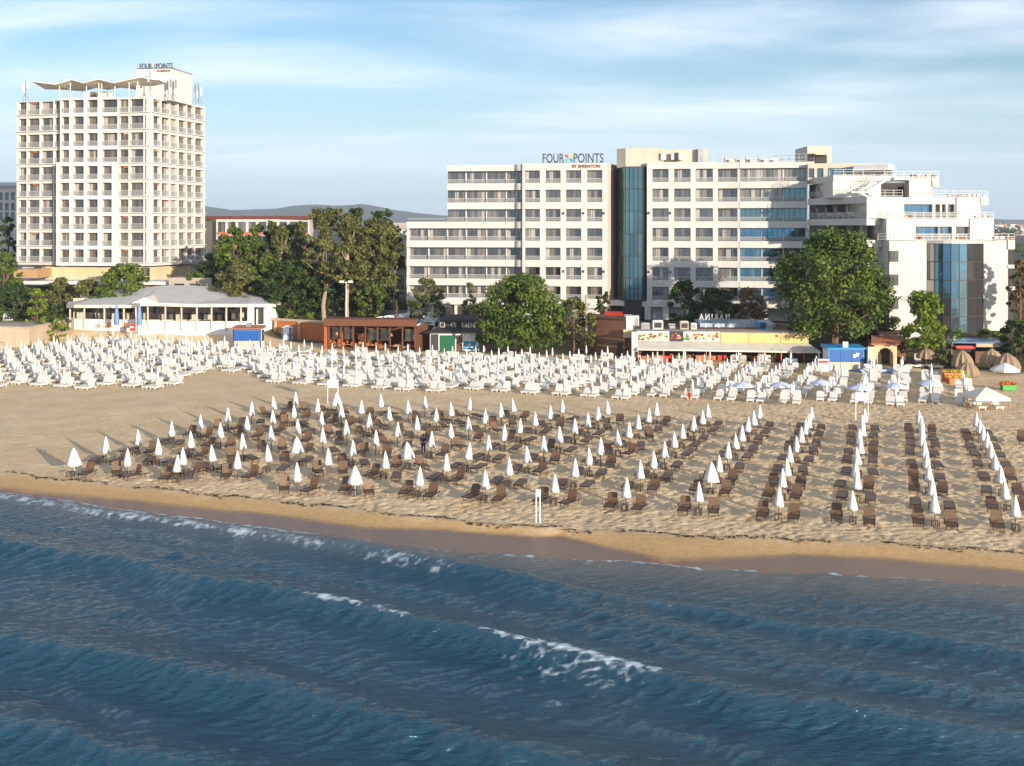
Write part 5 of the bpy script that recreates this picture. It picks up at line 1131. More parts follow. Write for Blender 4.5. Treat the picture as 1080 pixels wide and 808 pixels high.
# blue and white kiosk behind the left sunbeds
def kiosk(px0, px1, dd, ytop, ybase, lab, side=8, right=False):
    z0 = gz(xx(px0, dd), dd) - .1; z1 = zz(ytop, dd); x0, x1 = xx(px0, dd), xx(px1, dd); root = simple('beach_kiosk', ((x0 + x1) / 2, dd, z0), lab, 'kiosk'); dp = 2.6; h_ = z1 - z0; zm = z0 + h_ * .46
    m = MB(); m.box(x0, x1, dd + .02, dd + dp, z0, z1, 'white_paint'); m.build('wall', root)
    m = MB()
    for a, b_ in ((x0 - .03, x0 + .14), (x1 - .14, x1 + .03)): m.box(a, b_, dd - .12, dd + .015, z0, z1, 'paint_blue_light' if right else 'paint_blue')
    m.box(x0 + .145, x1 - .145, dd - .12, dd + .015, z1 - .16, z1, 'paint_blue_light' if right else 'paint_blue'); m.box(x0 + .145, x1 - .145, dd - .12, dd + .015, zm - .09, zm, 'paint_blue')
    if right: m.box(x0 + .145, x1 - .145, dd - .12, dd + .015, z0, z0 + .2, 'paint_blue_light')
    m.build('frame', root); n_ = 3; w = (x1 - x0 - .3) / n_
    for q in range(n_):
        m = MB(); m.box(x0 + .16 + q * w, x0 + .16 + (q + 1) * w - .04, dd - .35 if not right else dd - .08, dd - .3 if not right else dd - .03, zm + .02, z1 - .18, 'paint_blue'); m.build('shutter', root)
        m = MB(); m.box(x0 + .18 + q * w, x0 + .12 + (q + 1) * w, dd - .06, dd - .01, z0 + .25, zm - .12, 'plaster_beige'); m.build('counter_panel', root)
    m = MB(); m.prism([(x0 - .25, dd - .4), (x1 + .25, dd - .4), (x1 + .25, dd + dp + .2), (x0 - .25, dd + dp + .2)], z1 + .003, [z1 + .16, z1 + .16, z1 + .4, z1 + .4], 'roof_tile' if not right else 'paint_blue_light'); m.build('roof', root)
    return root, x0, x1, z0, z1, zm
k_, x0, x1, z0, z1, zm = kiosk(246, 275, 176.5, 347, 368, 'blue-shuttered white kiosk with red roof at the back of the left sunbeds')
part(k_, 'picture', lambda m: [m.box(x1 + .01, x1 + .05, 177.2, 178.8, z0 + 1.3, z1 - .3, 'sign_black'), m.tube((x1 + .055, 178, z1 - .9), (x1 + .07, 178, z1 - .9), .25, .25, 8, 'cloth_grey')])
part(k_, 'chimney', lambda m: m.box(xx(259, 177), xx(264, 177), 177.5, 178.4, z1 + .1, z1 + .85, 'metal_grey'))
k_, x0, x1, z0, z1, zm = kiosk(873.5, 911, 150, 368, 391, 'bright blue kiosk with a white emblem at the back right of the beach', right=True)
def emblem(m):      # the white bird-like mark on the right shutter
    cx_, cz = x1 - 1.05, (zm + z1) / 2; P_ = [(-.55, -.25), (-.35, -.02), (-.5, .12), (-.1, .1), (.05, .42), (.2, .2), (.5, .3), (.3, .02), (.35, -.2), (.05, -.12), (-.15, -.38)]
    n_ = len(P_); m.add([(cx_ + a, 149.87, cz + b_) for a, b_ in P_] + [(cx_ + a, 149.915, cz + b_) for a, b_ in P_], [list(range(n_)), list(range(n_, 2 * n_))[::-1]] + [(i, n_ + i, n_ + (i + 1) % n_, (i + 1) % n_) for i in range(n_)], 'white_paint')
part(k_, 'emblem', emblem); part(k_, 'sign_board', lambda m: m.box(xx(889.5, 150), xx(895, 150), 150.2, 150.4, z1 + .1, z1 + .95, 'white_paint'))

# striped booth
x, y = xx(303, 186), 186; z0 = gz(x, y) - .1; r_ = simple('striped_booth', (x, y, z0), 'small round blue and white striped booth before the orange fence', 'booth')
def stripes(m):
    for i in range(12):
        a0, a1 = R(30 * i), R(30 * i + 29.6); pts = [(x + .95 * math.cos(a0), y + .95 * math.sin(a0)), (x + .95 * math.cos(a1), y + .95 * math.sin(a1)), (x + .88 * math.cos(a1), y + .88 * math.sin(a1)), (x + .88 * math.cos(a0), y + .88 * math.sin(a0))]
        m.prism(pts, z0, z0 + 2.15, 'paint_blue_light' if i % 3 == 1 else 'white_paint')
part(r_, 'wall', stripes); part(r_, 'roof', lambda m: m.lathe([(1.0, 2.16), (.98, 2.25), (.3, 2.5), (.02, 2.55)], 12, 'white_paint', 0, (x, y, z0))); part(r_, 'counter', lambda m: m.lathe([(1.1, .95), (1.1, 1.05)], 12, 'wood_brown', 0, (x, y, z0)))

# orange fence
f_ = Facade((xx(288, 190), 190), (xx(345, 184), 184)); r_ = simple('wooden_fence', (xx(316, 187), 187, .5), 'orange-brown board fence with pale posts right of the grey-roofed restaurant', 'fence')
def fb_(m):
    n_ = 22
    for i in range(n_): f_.box(m, f_.L * i / n_ + .01, f_.L * (i + 1) / n_ - .01, -.2, zz(339.5, 187) - .02 * (i % 2), -.06, 0, 'wood_orange')
part(r_, 'board_panel', fb_); part(r_, 'coping', lambda m: f_.box(m, -.1, f_.L, zz(339.5, 187) + .003, zz(337, 187), -.4, .25, 'sandwall'))
for px in (291, 316, 344): part(r_, 'post', lambda m: f_.box(m, f_.U(px) - .2, f_.U(px) + .2, -.2, zz(339.6, 187) - .01, .003, .25, 'sandwall'))

# brown open-fronted restaurant
r_ = simple('brown_restaurant', (xx(390, 171), 171, 0), 'brown open-fronted beach restaurant with orange chairs, left of the dark-roofed house', 'restaurant')
g = Facade((xx(341, 173), 173), (xx(438.5, 169), 169))
part(r_, 'roof', lambda m: m.prism([(xx(341, 172), 172.3), (xx(439, 168), 168), (xx(440, 176), 177), (xx(346, 179), 179.5)], [zz(344.5, 171), zz(344.5, 168), 4.3, 4.3], [zz(336.5, 172), zz(337.5, 168), 5.0, 5.0], 'wood_brown'))
def bw(m):
    g.box(m, 0, g.L, -.4, .35, -9, 0, 'wood_brown'); g.box(m, 0, .5, .36, 4.3, -8, -.3, 'wood_orange'); g.box(m, .9, g.L, .36, 4.3, -8.4, -8, 'wood_brown'); g.box(m, g.L - .2, g.L, .36, 4.3, -8, -.3, 'wood_brown')
part(r_, 'wall', bw)
for i in range(8):
    u_ = .9 + (g.L - 1.1) * i / 7; part(r_, 'post', lambda m: g.box(m, u_ - .1, u_ + .1, .36, 4.25, -.32, -.12, 'wood_brown'))
    if i < 7:
        part(r_, 'railing', lambda m: [g.box(m, u_ + .12, u_ + (g.L - 1.1) / 7 - .12, 1.22, 1.3, -.26, -.18, 'wood_tan' if i % 2 else 'wood_brown'), g.box(m, u_ + .12, u_ + (g.L - 1.1) / 7 - .12, .7, .76, -.26, -.18, 'wood_brown')])
    if i in (0, 1, 3, 4, 6): part(r_, 'window', lambda m: [g.box(m, u_ + .2, u_ + (g.L - 1.1) / 7 - .2, 2.1, 3.7, -.9, -.86, 'glass_dark'), g.box(m, u_ + .1, u_ + (g.L - 1.1) / 7 - .1, 3.71, 3.85, -.95, -.8, 'wood_brown'), g.box(m, u_ + .1, u_ + (g.L - 1.1) / 7 - .1, 1.98, 2.09, -.95, -.8, 'wood_brown')])
for q in range(6): part(r_, 'lamp_shade', lambda m: m.lathe([(.28, 0), (.18, .3), (.05, .42)], 8, 'wood_tan', 0, tuple(g.M @ Vector((2 + q * 2.3, -.7 - (q % 2) * .8, 2.7)))))
for q in range(7):
    p_ = g.M @ Vector((1.8 + q * 1.9, -1.8 - (q % 2) * 1.6, .36)); px = CX + p_.x / p_.y * F
    dining(px, p_.y, '%s small table from the left inside the brown restaurant' % ordn(q + 1), 'wood_tan', .36, g='tables in the brown restaurant'); chairs(px, p_.y, .36, '%s chair at table ' + str(q + 1) + ' from left in the brown restaurant', 3, 'orange chairs in the brown restaurant')
# awning of glass and slats behind it
r_ = simple('glass_roof', (xx(430, 178), 178, 0), 'white framed blue-grey glass roof behind the brown restaurant', 'canopy')
ga, gb, gc, gd = Vector((xx(397, 184), 184, zz(335.5, 184))), Vector((xx(440, 176), 175, zz(343.5, 175))), Vector((xx(458, 175), 175, zz(342, 175))), Vector((xx(466, 186), 186, zz(330, 186))); ge = Vector((xx(432, 188), 188, zz(330.5, 188)))
part(r_, 'pane', lambda m: m.add([ga, gb, gc, gd, ge], [(0, 1, 2, 3, 4)], 'roof_glass'))
def gbars(m):
    for i in range(9):
        t = i / 8; p_ = ga.lerp(gb, t); q_ = (ge.lerp(gd, t)); m.tube(p_ + Vector((0, 0, .08)), q_ + Vector((0, 0, .08)), .09, .09, 4, 'white_paint')
    m.tube(ga, gb, .12, .12, 4, 'white_paint'); m.tube(gb, gc, .12, .12, 4, 'white_paint'); m.tube(ge, gd, .12, .12, 4, 'white_paint')
part(r_, 'frame', gbars)
for q_ in (gb, gc, ge): part(r_, 'post', lambda m: m.tube((q_.x, q_.y, 0), q_, .08, .08, 6, 'white_paint'))

# white house with dark roof
r_ = simple('beach_house', (xx(480, 171), 171, 0), 'small white beach house with a dark tiled roof and green shutter', 'house')
X0, X1 = xx(453.5, 170), xx(505, 170)
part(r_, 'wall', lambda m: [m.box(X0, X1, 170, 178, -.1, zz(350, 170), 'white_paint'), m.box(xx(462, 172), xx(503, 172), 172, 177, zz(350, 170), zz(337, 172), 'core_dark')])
def rf(m):
    za, zb, zc, zd = zz(350.5, 168.8), zz(345.6, 171.9), zz(339, 171.8), zz(331.5, 175)
    m.quad((X0 - .8, 168.8, za), (X1 + 1.0, 168.8, za), (X1 - .2, 171.9, zb), (X0 + 1.2, 171.9, zb), 'roof_dark', .12)
    m.quad((X0 + .9, 171.5, zc), (X1 + .3, 171.5, zc), (X1 - 1.0, 175, zd), (X0 + 2.2, 175, zd), 'roof_dark', .12)
    m.quad((X0 + .9, 171.5, zc), (X0 + 2.2, 175, zd), (X0 + 2.2, 178, zc), (X0 + .9, 178.5, za + 1), 'roof_dark', .0); m.quad((X1 + .3, 171.5, zc), (X1 + .3, 178.5, zc), (X1 - 1, 178, zd), (X1 - 1.0, 175, zd), 'roof_dark')
    m.quad((X0 + 2.2, 175, zd), (X1 - 1, 175, zd), (X1 + .3, 178.5, zc), (X0 + .9, 178.5, zc), 'roof_dark', .1)
part(r_, 'roof', rf)
for a, b_ in ((464, 469), (475.5, 481), (487, 492.5), (493.5, 498), (499.5, 505)): part(r_, 'window', lambda m: [m.box(xx(a, 171.8), xx(b_, 171.8), 171.7, 171.98, zz(345.2, 171.8), zz(339.6, 171.8), 'frame_light'), m.box(xx(a + .7, 171.7), xx(b_ - .7, 171.7), 171.66, 171.69, zz(344.6, 171.8), zz(340.3, 171.8), 'glass_dark')])
part(r_, 'shutter', lambda m: [m.box(xx(464, 170), xx(480, 170), 169.88, 169.985, 0, zz(353.6, 170), 'paint_green')] + [m.box(xx(464.3, 170), xx(479.7, 170), 169.85, 169.878, zz(353.6 + 2 * i, 170) - .06, zz(353.6 + 2 * i, 170), 'paint_green') for i in range(1, 8)])
part(r_, 'door', lambda m: m.box(xx(481.5, 170), xx(487.5, 170), 169.9, 169.985, 0, zz(353.5, 170), 'wood_brown')); part(r_, 'door', lambda m: m.box(xx(454.5, 170), xx(462.5, 170), 169.9, 169.985, 0, zz(352.5, 170), 'core_dark'))
def bp_(m):         # blue and white seaside picture painted on a board
    x_0, x_1 = xx(489, 170), xx(502, 170); zt = zz(360, 170); m.box(x_0, x_1, 169.9, 169.98, .1, zt, 'paint_blue_light'); m.box(x_0 + .15, x_1 - .15, 169.87, 169.898, .25, zt * .38, 'white_paint')
    m.box(x_0 + .3, x_1 - .5, 169.87, 169.898, zt * .5, zt * .6, 'white_paint'); m.box(x_0 + .5, x_1 - .8, 169.87, 169.898, zt * .7, zt * .76, 'white_paint'); m.box(x_0 + .9, x_0 + 1.0, 169.86, 169.895, zt * .6, zt * .95, 'white_paint')
part(r_, 'picture_board', bp_); part(r_, 'corner_post', lambda m: m.box(xx(505, 169.5), xx(506.4, 169.5), 169.4, 169.6, 0, zz(350, 169.5), 'paint_blue'))

# red-brown building left of the long awning
r_ = simple('brick_building', (xx(650, 166), 166, 0), 'flat-roofed red-brown building between the pale pole and the long awning', 'building')
X0, X1 = xx(629, 168), xx(660, 163)
part(r_, 'wall', lambda m: [m.prism([(X0, 168), (xx(659, 164), 164), (xx(659, 164) + .3, 172), (X0, 173)], -.1, zz(336.5, 166), 'brick_brown'), m.prism([(xx(659.2, 164) + .02, 164.6), (xx(672, 164.5), 164.5), (xx(672, 166), 172), (xx(659.2, 164) + .32, 172)], -.1, zz(356, 165), 'brick_brown')])
part(r_, 'roof', lambda m: m.prism([(X0 - .2, 167.8), (xx(659.5, 164), 163.8), (xx(660, 170), 172.1), (X0 - .2, 173.1)], zz(336.5, 166) + .003, zz(335, 166), 'wood_brown'))
part(r_, 'upper_box', lambda m: m.box(xx(660.5, 164.5), xx(669, 164.5), 164.6, 168, zz(348, 165), zz(333.5, 165), 'white_paint'))
part(r_, 'yellow_box', lambda m: m.box(xx(657.5, 163.6), xx(672.5, 163.6), 163.5, 164.49, zz(356, 164) + .01, zz(347.5, 164), 'plaster_yellow'))
part(r_, 'red_awning', lambda m: m.prism([(xx(638, 171), 171), (xx(657, 170), 170), (xx(657, 172), 173), (xx(638, 172), 173)], zz(334.5, 171), [zz(331, 171), zz(331, 171), zz(328.5, 173), zz(328.5, 173)], 'paint_red'))
part(r_, 'door', lambda m: m.box(xx(651, 164), xx(657, 164), 164.2, 164.5, 0, 2.4, 'core_dark'))
for yy in (357, 365, 373.5): part(r_, 'stripe', lambda m: m.prism([(X0 + .1, 167.9), (xx(659, 164), 163.93), (xx(659, 164), 163.98), (X0 + .1, 167.96)], zz(yy, 166) - .08, zz(yy, 166) + .05, 'yellow_panel'))
o = MB(); o.box(xx(667, 170), xx(674, 170), 170, 171, zz(346, 170), zz(333, 170), 'frame_light'); o.box(xx(668, 170), xx(673, 170), 169.95, 169.99, zz(344.5, 170), zz(335, 170), 'metal_grey'); tag(o.build('air_conditioner'), 'grey louvred air unit beside the white box on the red-brown building', 'air conditioner')

# restaurant with the long pale awning
r_ = simple('awning_restaurant', (xx(765, 158), 158, 0), 'long restaurant with pictured sign band, yellow panels and a pale awning', 'restaurant')
X0, X1 = xx(671, 160), xx(865, 157)
AF = Facade((xx(671.5, 159.6), 159.6), (xx(853, 157.6), 157.6))
part(r_, 'awning', lambda m: [m.quad((xx(672, 157), 157.2, zz(368.0, 157)), (xx(866, 155), 155, zz(371, 155)), (xx(853, 157.5), 157.5, zz(362.5, 157.5)), (xx(672, 159.6), 159.5, zz(360.5, 159.5)), 'awning_grey', .05), m.quad((xx(672, 157), 157.15, zz(368.1, 157) - .2), (xx(866, 155), 154.95, zz(371.1, 155) - .2), (xx(866, 155), 154.95, zz(371.1, 155) - .01), (xx(672, 157), 157.15, zz(368.1, 157) - .01), 'fabric_cream', .04)])
def wl_(m):
    AF.box(m, 0, AF.L, -.1, zz(350.5, 158.6), -9, -4.5, 'wood_brown'); AF.box(m, 0, AF.L, 2.9, zz(350.5, 158.6) - .003, -4.49, -.05, 'concrete'); AF.box(m, 0, .3, 0, 2.9, -4.4, -.1, 'wood_orange')
part(r_, 'wall', wl_)
# sign band: food pictures and lettering panels
pal = ['paint_red', 'paint_orange', 'plaster_yellow', 'leaf_swatch', 'wood_brown', 'fabric_cream']
mat('leaf_swatch', (.10, .22, .05), .6, .1)
segs = [(672, 694, 'fabric_cream'), (694.2, 706, 'fabric_cream'), (706.3, 720.5, 'sign_black'), (720.8, 730.5, 'fabric_cream'), (730.8, 745, 'fabric_cream'), (745.2, 759.5, 'fabric_cream')]
rs = random.Random(3)
for a, b_, mm in segs:
    def sp_(m):
        u0, u1 = AF.U(a), AF.U(b_); z0_, z1_ = zz(360.3, 158.6), zz(350, 158.6); AF.box(m, u0, u1 - .03, z0_, z1_, 0, .08, mm)
        for k in range(int((b_ - a) * 1.3)):
            uu = rs.uniform(u0 + .15, u1 - .35); zc = rs.uniform(z0_ + .2, z1_ - .25); s_ = rs.uniform(.08, .26); c_ = rs.choice(pal[:3] if mm == 'sign_black' else pal)
            if mm == 'sign_black' and k > 9: break
            n_ = 7; vs = [AF.M @ Vector((uu + s_ * math.cos(6.28 * i / n_) * rs.uniform(.8, 1.5), .085 + .004 * k, zc + s_ * .8 * math.sin(6.28 * i / n_))) for i in range(n_)]; m.add(vs, [list(range(n_))], c_)
    part(r_, 'sign_panel', sp_)
for a, b_ in ((760, 789), (789.2, 823), (823.2, 852)): part(r_, 'yellow_panel', lambda m: AF.box(m, AF.U(a), AF.U(b_) - .04, zz(361.5, 158.3), zz(351.2 + (a - 760) * .02, 158.3), 0, .08, 'yellow_panel'))
for q, px in enumerate((673, 700, 721, 745, 779, 801, 824, 848)): dd = 157.4 - q * .28; part(r_, 'post', lambda m: m.box(xx(px, dd) - .07, xx(px, dd) + .07, dd - .07, dd + .07, 0, zz(369, dd), 'white_paint' if q in (2, 4) else 'wood_orange'))
for q in range(15):
    px = 676 + q * 11.6; dd = 158.6; c_ = ['wood_orange', 'paint_red', 'wood_brown', 'paint_orange', 'leaf_swatch'][(q * 3) % 5]
    part(r_, 'counter', lambda m: m.box(xx(px, dd), xx(px + 9.5, dd), dd + .2, dd + .6, 0, 1.0 + .1 * (q % 2), c_))
    part(r_, 'hanging_cloth', lambda m: m.quad((xx(px, dd) + .1, dd + 1.2, 1.9 - .2 * (q % 3)), (xx(px + 7, dd), dd + 1.2, 2.0 - .1 * (q % 2)), (xx(px + 7, dd), dd + 1.2, 2.75), (xx(px, dd) + .1, dd + 1.2, 2.75), ['paint_red', 'fabric_cream', 'wood_orange', 'fabric_cream', 'paint_orange'][q % 5], .03))
for q in range(10):
    dd = 157.8 - (q % 2) * 0; px = 690 + q * 16.5
    dining(px, 159.3 + 1.2, '%s table from the left under the long pale awning' % ordn(q + 1), 'paint_red' if q % 2 else 'fabric_cream', .05, g='tables under the long awning'); chairs(px, 160.0, .05, '%s chair at table ' + str(q + 1) + ' from left under the long awning', 2, 'chairs under the long awning')
# things on its roof
ROOFZ = zz(350.5, 158.6)
ru = random.Random(9)
for q, (px, w_, h_, mm) in enumerate([(681, 9, 6, 'metal_grey'), (694, 11, 9, 'frame_light'), (709, 8, 5, 'frame_dark'), (722, 9, 8, 'concrete'), (732, 6, 6, 'frame_light'), (804, 9, 8, 'paint_blue_light'), (812, 6, 5, 'frame_light')]):
    dd = 163; m = MB(); x = xx(px, dd); hw = w_ / 2 / F * dd; hh = h_ / F * dd; m.box(x - hw, x + hw, dd, dd + 1.2, ROOFZ, ROOFZ + hh, mm); m.box(x - hw * .7, x + hw * .7, dd - .05, dd - .01, ROOFZ + hh * .2, ROOFZ + hh * .8, 'core_dark' if q % 2 else 'metal_grey'); m.box(x - hw * .9, x + hw * .9, dd + .1, dd + 1.1, ROOFZ + hh, ROOFZ + hh + .08, 'frame_light')
    tag(m.build('roof_unit'), '%s grey roof unit from the left above the long awning restaurant' % ordn(q + 1), 'roof unit', 'units on the awning restaurant roof')
r_ = simple('roof_shed', (xx(780, 168), 168, ROOFZ), 'low blue-grey sheet metal shed roof behind the yellow panels', 'shed')
part(r_, 'roof', lambda m: m.prism([(xx(738, 167), 167), (xx(818, 166), 166), (xx(818, 166), 171), (xx(738, 167), 172)], [4.2, 4.2, 4.9, 4.9], [zz(341, 167), zz(342, 166), zz(337, 171), zz(337, 171)], 'roof_glass'))
for px in (744, 758, 770, 785, 800, 814): part(r_, 'post', lambda m: m.box(xx(px, 166) - .08, xx(px, 166) + .08, 165.8, 166, 3, zz(341, 166), 'frame_light'))
r_ = simple('letter_sign', (xx(753, 169), 169, ROOFZ), 'row of pale capital letters seen from behind, standing on the low roof', 'sign')
put_text('lettering', 'MARINA', 'frame_light', (xx(737.5, 168), 168), (xx(769.5, 168), 168), zz(337, 168), zz(331, 168), r_, .15, .012, mirror=True, space=1.5)
part(r_, 'frame', lambda m: [m.tube((xx(737, 168), 167.9, zz(337.3, 168)), (xx(770, 168), 167.9, zz(337.3, 168)), .05, .05, 4, 'metal_grey'), m.tube((xx(739, 168), 168, ROOFZ), (xx(739, 168), 168, zz(337, 168)), .05, .05, 4, 'metal_grey'), m.tube((xx(768, 168), 168, ROOFZ), (xx(768, 168), 168, zz(337, 168)), .05, .05, 4, 'metal_grey')])

# --- right: booth with arch, lattice, long shingled roof, terracotta roof
r_ = simple('arched_booth', (xx(935, 154), 154, 0), 'ochre booth with a dark arched opening beside the bright blue kiosk', 'booth')
def ab(m):
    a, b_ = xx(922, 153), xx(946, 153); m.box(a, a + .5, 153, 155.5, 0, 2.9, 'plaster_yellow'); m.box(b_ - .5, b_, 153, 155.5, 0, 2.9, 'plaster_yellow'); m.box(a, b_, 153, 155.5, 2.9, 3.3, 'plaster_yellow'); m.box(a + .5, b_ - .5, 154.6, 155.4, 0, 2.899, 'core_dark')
    n_ = 8; c = (a + b_) / 2; w = (b_ - a) / 2 - .5
    for i in range(n_):
        t0, t1 = math.pi * i / n_, math.pi * (i + 1) / n_; x0_, x1_ = c + w * math.cos(t0), c + w * math.cos(t1); za = 1.7 + 1.15 * math.sin((t0 + t1) / 2); m.box(x1_ + .003, x0_ - .003, 153.03, 153.3, za, 2.897, 'plaster_yellow')
part(r_, 'wall', ab); part(r_, 'roof', lambda m: m.prism([(xx(919, 152.5), 152.5), (xx(950, 152.5), 152.5), (xx(950, 156), 156), (xx(919, 156), 156)], 3.303, [3.5, 3.5, 4.3, 4.3], 'roof_tile'))
part(r_, 'side_panel', lambda m: m.box(xx(915, 153), xx(921.5, 153), 152.8, 153.4, 0, 3.0, 'plaster_beige'))
r_ = simple('lattice_screen', (xx(940, 158), 158, 0), 'grey lattice screen under a terracotta roof edge behind the arched booth', 'screen')
def lt(m):
    a, b_ = xx(927, 157), xx(953, 157); z0_, z1_ = zz(360.5, 157), zz(353, 157); m.box(a, b_, 157.08, 157.12, z0_, z1_, 'panel_solar')
    for i in range(18): x = a + (b_ - a) * i / 17; m.box(x - .04, x + .04, 157.0, 157.06, z0_, z1_, 'white_paint')
    for i in range(5): z = z0_ + (z1_ - z0_) * i / 4; m.box(a, b_, 156.96, 156.997, z - .03, z + .03, 'white_paint')
part(r_, 'lattice', lt); part(r_, 'roof', lambda m: m.prism([(xx(926, 157), 156.9), (xx(955, 157), 156.9), (xx(955, 159), 161), (xx(926, 159), 161)], zz(352.8, 157), [zz(351, 157)] * 2 + [zz(348, 161)] * 2, 'roof_tile')); part(r_, 'wall', lambda m: m.box(xx(927, 158), xx(953, 158), 157.2, 161, 0, zz(353.2, 157), 'wood_brown'))
r_ = simple('beach_bar', (xx(1030, 157), 157, 0), 'long low beach bar with grey shingled roof edge behind the straw parasols', 'bar')
part(r_, 'roof', lambda m: m.prism([(xx(1004, 154), 154), (xx(1062, 153.5), 153.5), (xx(1062, 156), 158), (xx(1004, 156), 158)], zz(362, 154), [zz(361, 154)] * 2 + [zz(356.5, 158)] * 2, 'panel_solar'))
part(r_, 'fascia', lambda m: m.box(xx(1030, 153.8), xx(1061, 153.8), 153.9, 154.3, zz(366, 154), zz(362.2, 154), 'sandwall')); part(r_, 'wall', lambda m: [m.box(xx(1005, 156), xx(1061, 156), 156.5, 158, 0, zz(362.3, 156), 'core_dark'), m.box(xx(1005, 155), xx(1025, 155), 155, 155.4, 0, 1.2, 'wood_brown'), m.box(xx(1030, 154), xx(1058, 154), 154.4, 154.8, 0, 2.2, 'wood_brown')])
part(r_, 'sign_band', lambda m: m.box(xx(1008, 154.5), xx(1028, 154.5), 154.3, 154.5, zz(367.5, 154.5), zz(364.5, 154.5), 'paint_red'))
r_ = simple('terrace_roof', (xx(998, 157), 157, 0), 'small white-edged sloping roof beside the fresh green tree', 'canopy')
part(r_, 'roof', lambda m: m.quad((xx(996, 156), 156, zz(362, 156)), (xx(1004, 155), 155, zz(363, 155)), (xx(1008, 159), 159, zz(352, 159)), (xx(1000, 160), 160, zz(353, 160)), 'panel_solar', .12)); part(r_, 'edge', lambda m: m.tube((xx(1004.3, 155), 154.9, zz(362.6, 155)), (xx(1008.4, 159), 159, zz(351.6, 159)), .12, .12, 4, 'white_paint')); part(r_, 'post', lambda m: m.tube((xx(1004, 155), 155.1, 0), (xx(1004, 155), 155.1, zz(363.4, 155)), .08, .08, 6, 'wood_tan'))

def thatch(px, dd, ytop, yb, wpx, lab):
    x = xx(px, dd); zt, zb_ = zz(ytop, dd), zz(yb, dd); z0 = gz(x, dd); w = wpx * .84 / 2 / F * dd; root = empty('straw_parasol', (x, dd, z0), lab, 'parasol', 'straw parasols at the right')
    m = MB(); h_ = zt - zb_; m.lathe([(w * 1.0, -.32), (w * 1.03, -.05), (w * .86, h_ * .42), (w * .58, h_ * .74), (w * .26, h_ * .93), (.05, h_ + .1)], 22, 'thatch', .09, (x, dd, zb_)); m.build('thatch_roof', root)
    m = MB(); m.tube((x, dd, z0 - .1), (x, dd, zb_ + h_ * .6), .1, .08, 7, 'bark'); m.build('pole', root)
for q, a in enumerate([(976.5, 151, 367.5, 375.5, 22, 'small straw parasol under the fresh green tree'), (1015, 148.5, 370, 384, 25, 'tall straw parasol, upper one of the pair beside the flower boxes'), (1020, 145, 382, 393, 27, 'straw parasol right behind the yellow flower box'), (1046, 149, 368.5, 381, 26, 'straw parasol at left of the overlapping pair near the right edge'), (1062, 146, 373, 387, 30, 'largest straw parasol, behind the open white parasol')]): thatch(*a)
BU = open_umb(1.75, 2.75, 'fabric_white', 'wood_tan', 'x', 'market_parasol', .85)
x, y = at(1060, 405.5); place(BU, 'mk', x, y, .3, 'open white parasol on a wooden pole near the right edge', z=0)['group'] = 'parasols at the right'
# cream pavilion with two loungers
x, y = at(1047.5, 433); dd = y; r_ = simple('pavilion', (x, y, 0), 'cream square pavilion tent over two white sunbeds at the right', 'tent')
hw = 19.5 / F * dd * .93; zt, zb_ = zz(408, dd + 1.8), zz(420, dd)
part(r_, 'canopy_roof', lambda m: (m.add([(x - hw, y, zb_), (x + hw, y, zb_), (x + hw, y + 3.6, zb_), (x - hw, y + 3.6, zb_), (x, y + 1.8, zt)], [(0, 1, 4), (1, 2, 4), (2, 3, 4), (3, 0, 4)], 'fabric_cream'), m.box(x - hw, x + hw, y - .03, y - .003, zb_ - .32, zb_, 'fabric_cream'), m.box(x + hw + .003, x + hw + .03, y, y + 3.6, zb_ - .32, zb_, 'fabric_cream'), m.box(x - hw - .03, x - hw - .003, y, y + 3.6, zb_ - .32, zb_, 'fabric_cream')))
for sx in (-1, 1):
    for yy in (0.1, 3.5): part(r_, 'post', lambda m: m.tube((x + sx * (hw - .1), y + yy, -.05), (x + sx * (hw - .1), y + yy, zb_), .05, .05, 6, 'wood_tan'))
for sx, lab in ((-1, 'left white sunbed under the cream pavilion'), (1, 'right white sunbed under the cream pavilion')): place(WL['up'], 'pv', x + sx * .95, y + 1.4, 0, lab, 'sunbeds under the pavilion')
# flower boxes
def flowers(px, py, wpx, hb, bm, fl, lab):
    x, y = at(px, py); hw = wpx / 2 / F * y; root = empty('flower_box', (x, y, 0), lab, 'planter', 'flower boxes at the right'); m = MB(); m.box(x - hw, x + hw, y, y + .8, -.02, hb, bm); m.box(x - hw - .04, x + hw + .04, y - .04, y - .002, hb - .12, hb, bm); m.build('box', root)
    rg = np.random.default_rng(int(px)); q = np.concatenate([leaves(np.array([x + hw * t, y + .4, hb + .15]), .4, 40, .1, rg) for t in np.linspace(-.9, .9, 7)]); link(np_mesh('flowers', q, np.arange(len(q)).reshape(-1, 4), [fl]), 'flowers', root)
flowers(1012, 405, 21, .75, 'paint_orange', 'paint_yellow', 'orange flower box with yellow blooms before the straw parasols'); flowers(1007, 402.5, 22, 1.1, 'wood_orange', 'paint_yellow', 'upper orange flower box with yellow blooms, behind the front one')
flowers(1060.5, 411.5, 5, .6, 'paint_brightgreen', 'paint_orange', 'left bright green planter under the open white parasol'); flowers(1067.5, 411.5, 9, .6, 'paint_brightgreen', 'paint_orange', 'right bright green planter with orange flowers under the white parasol')
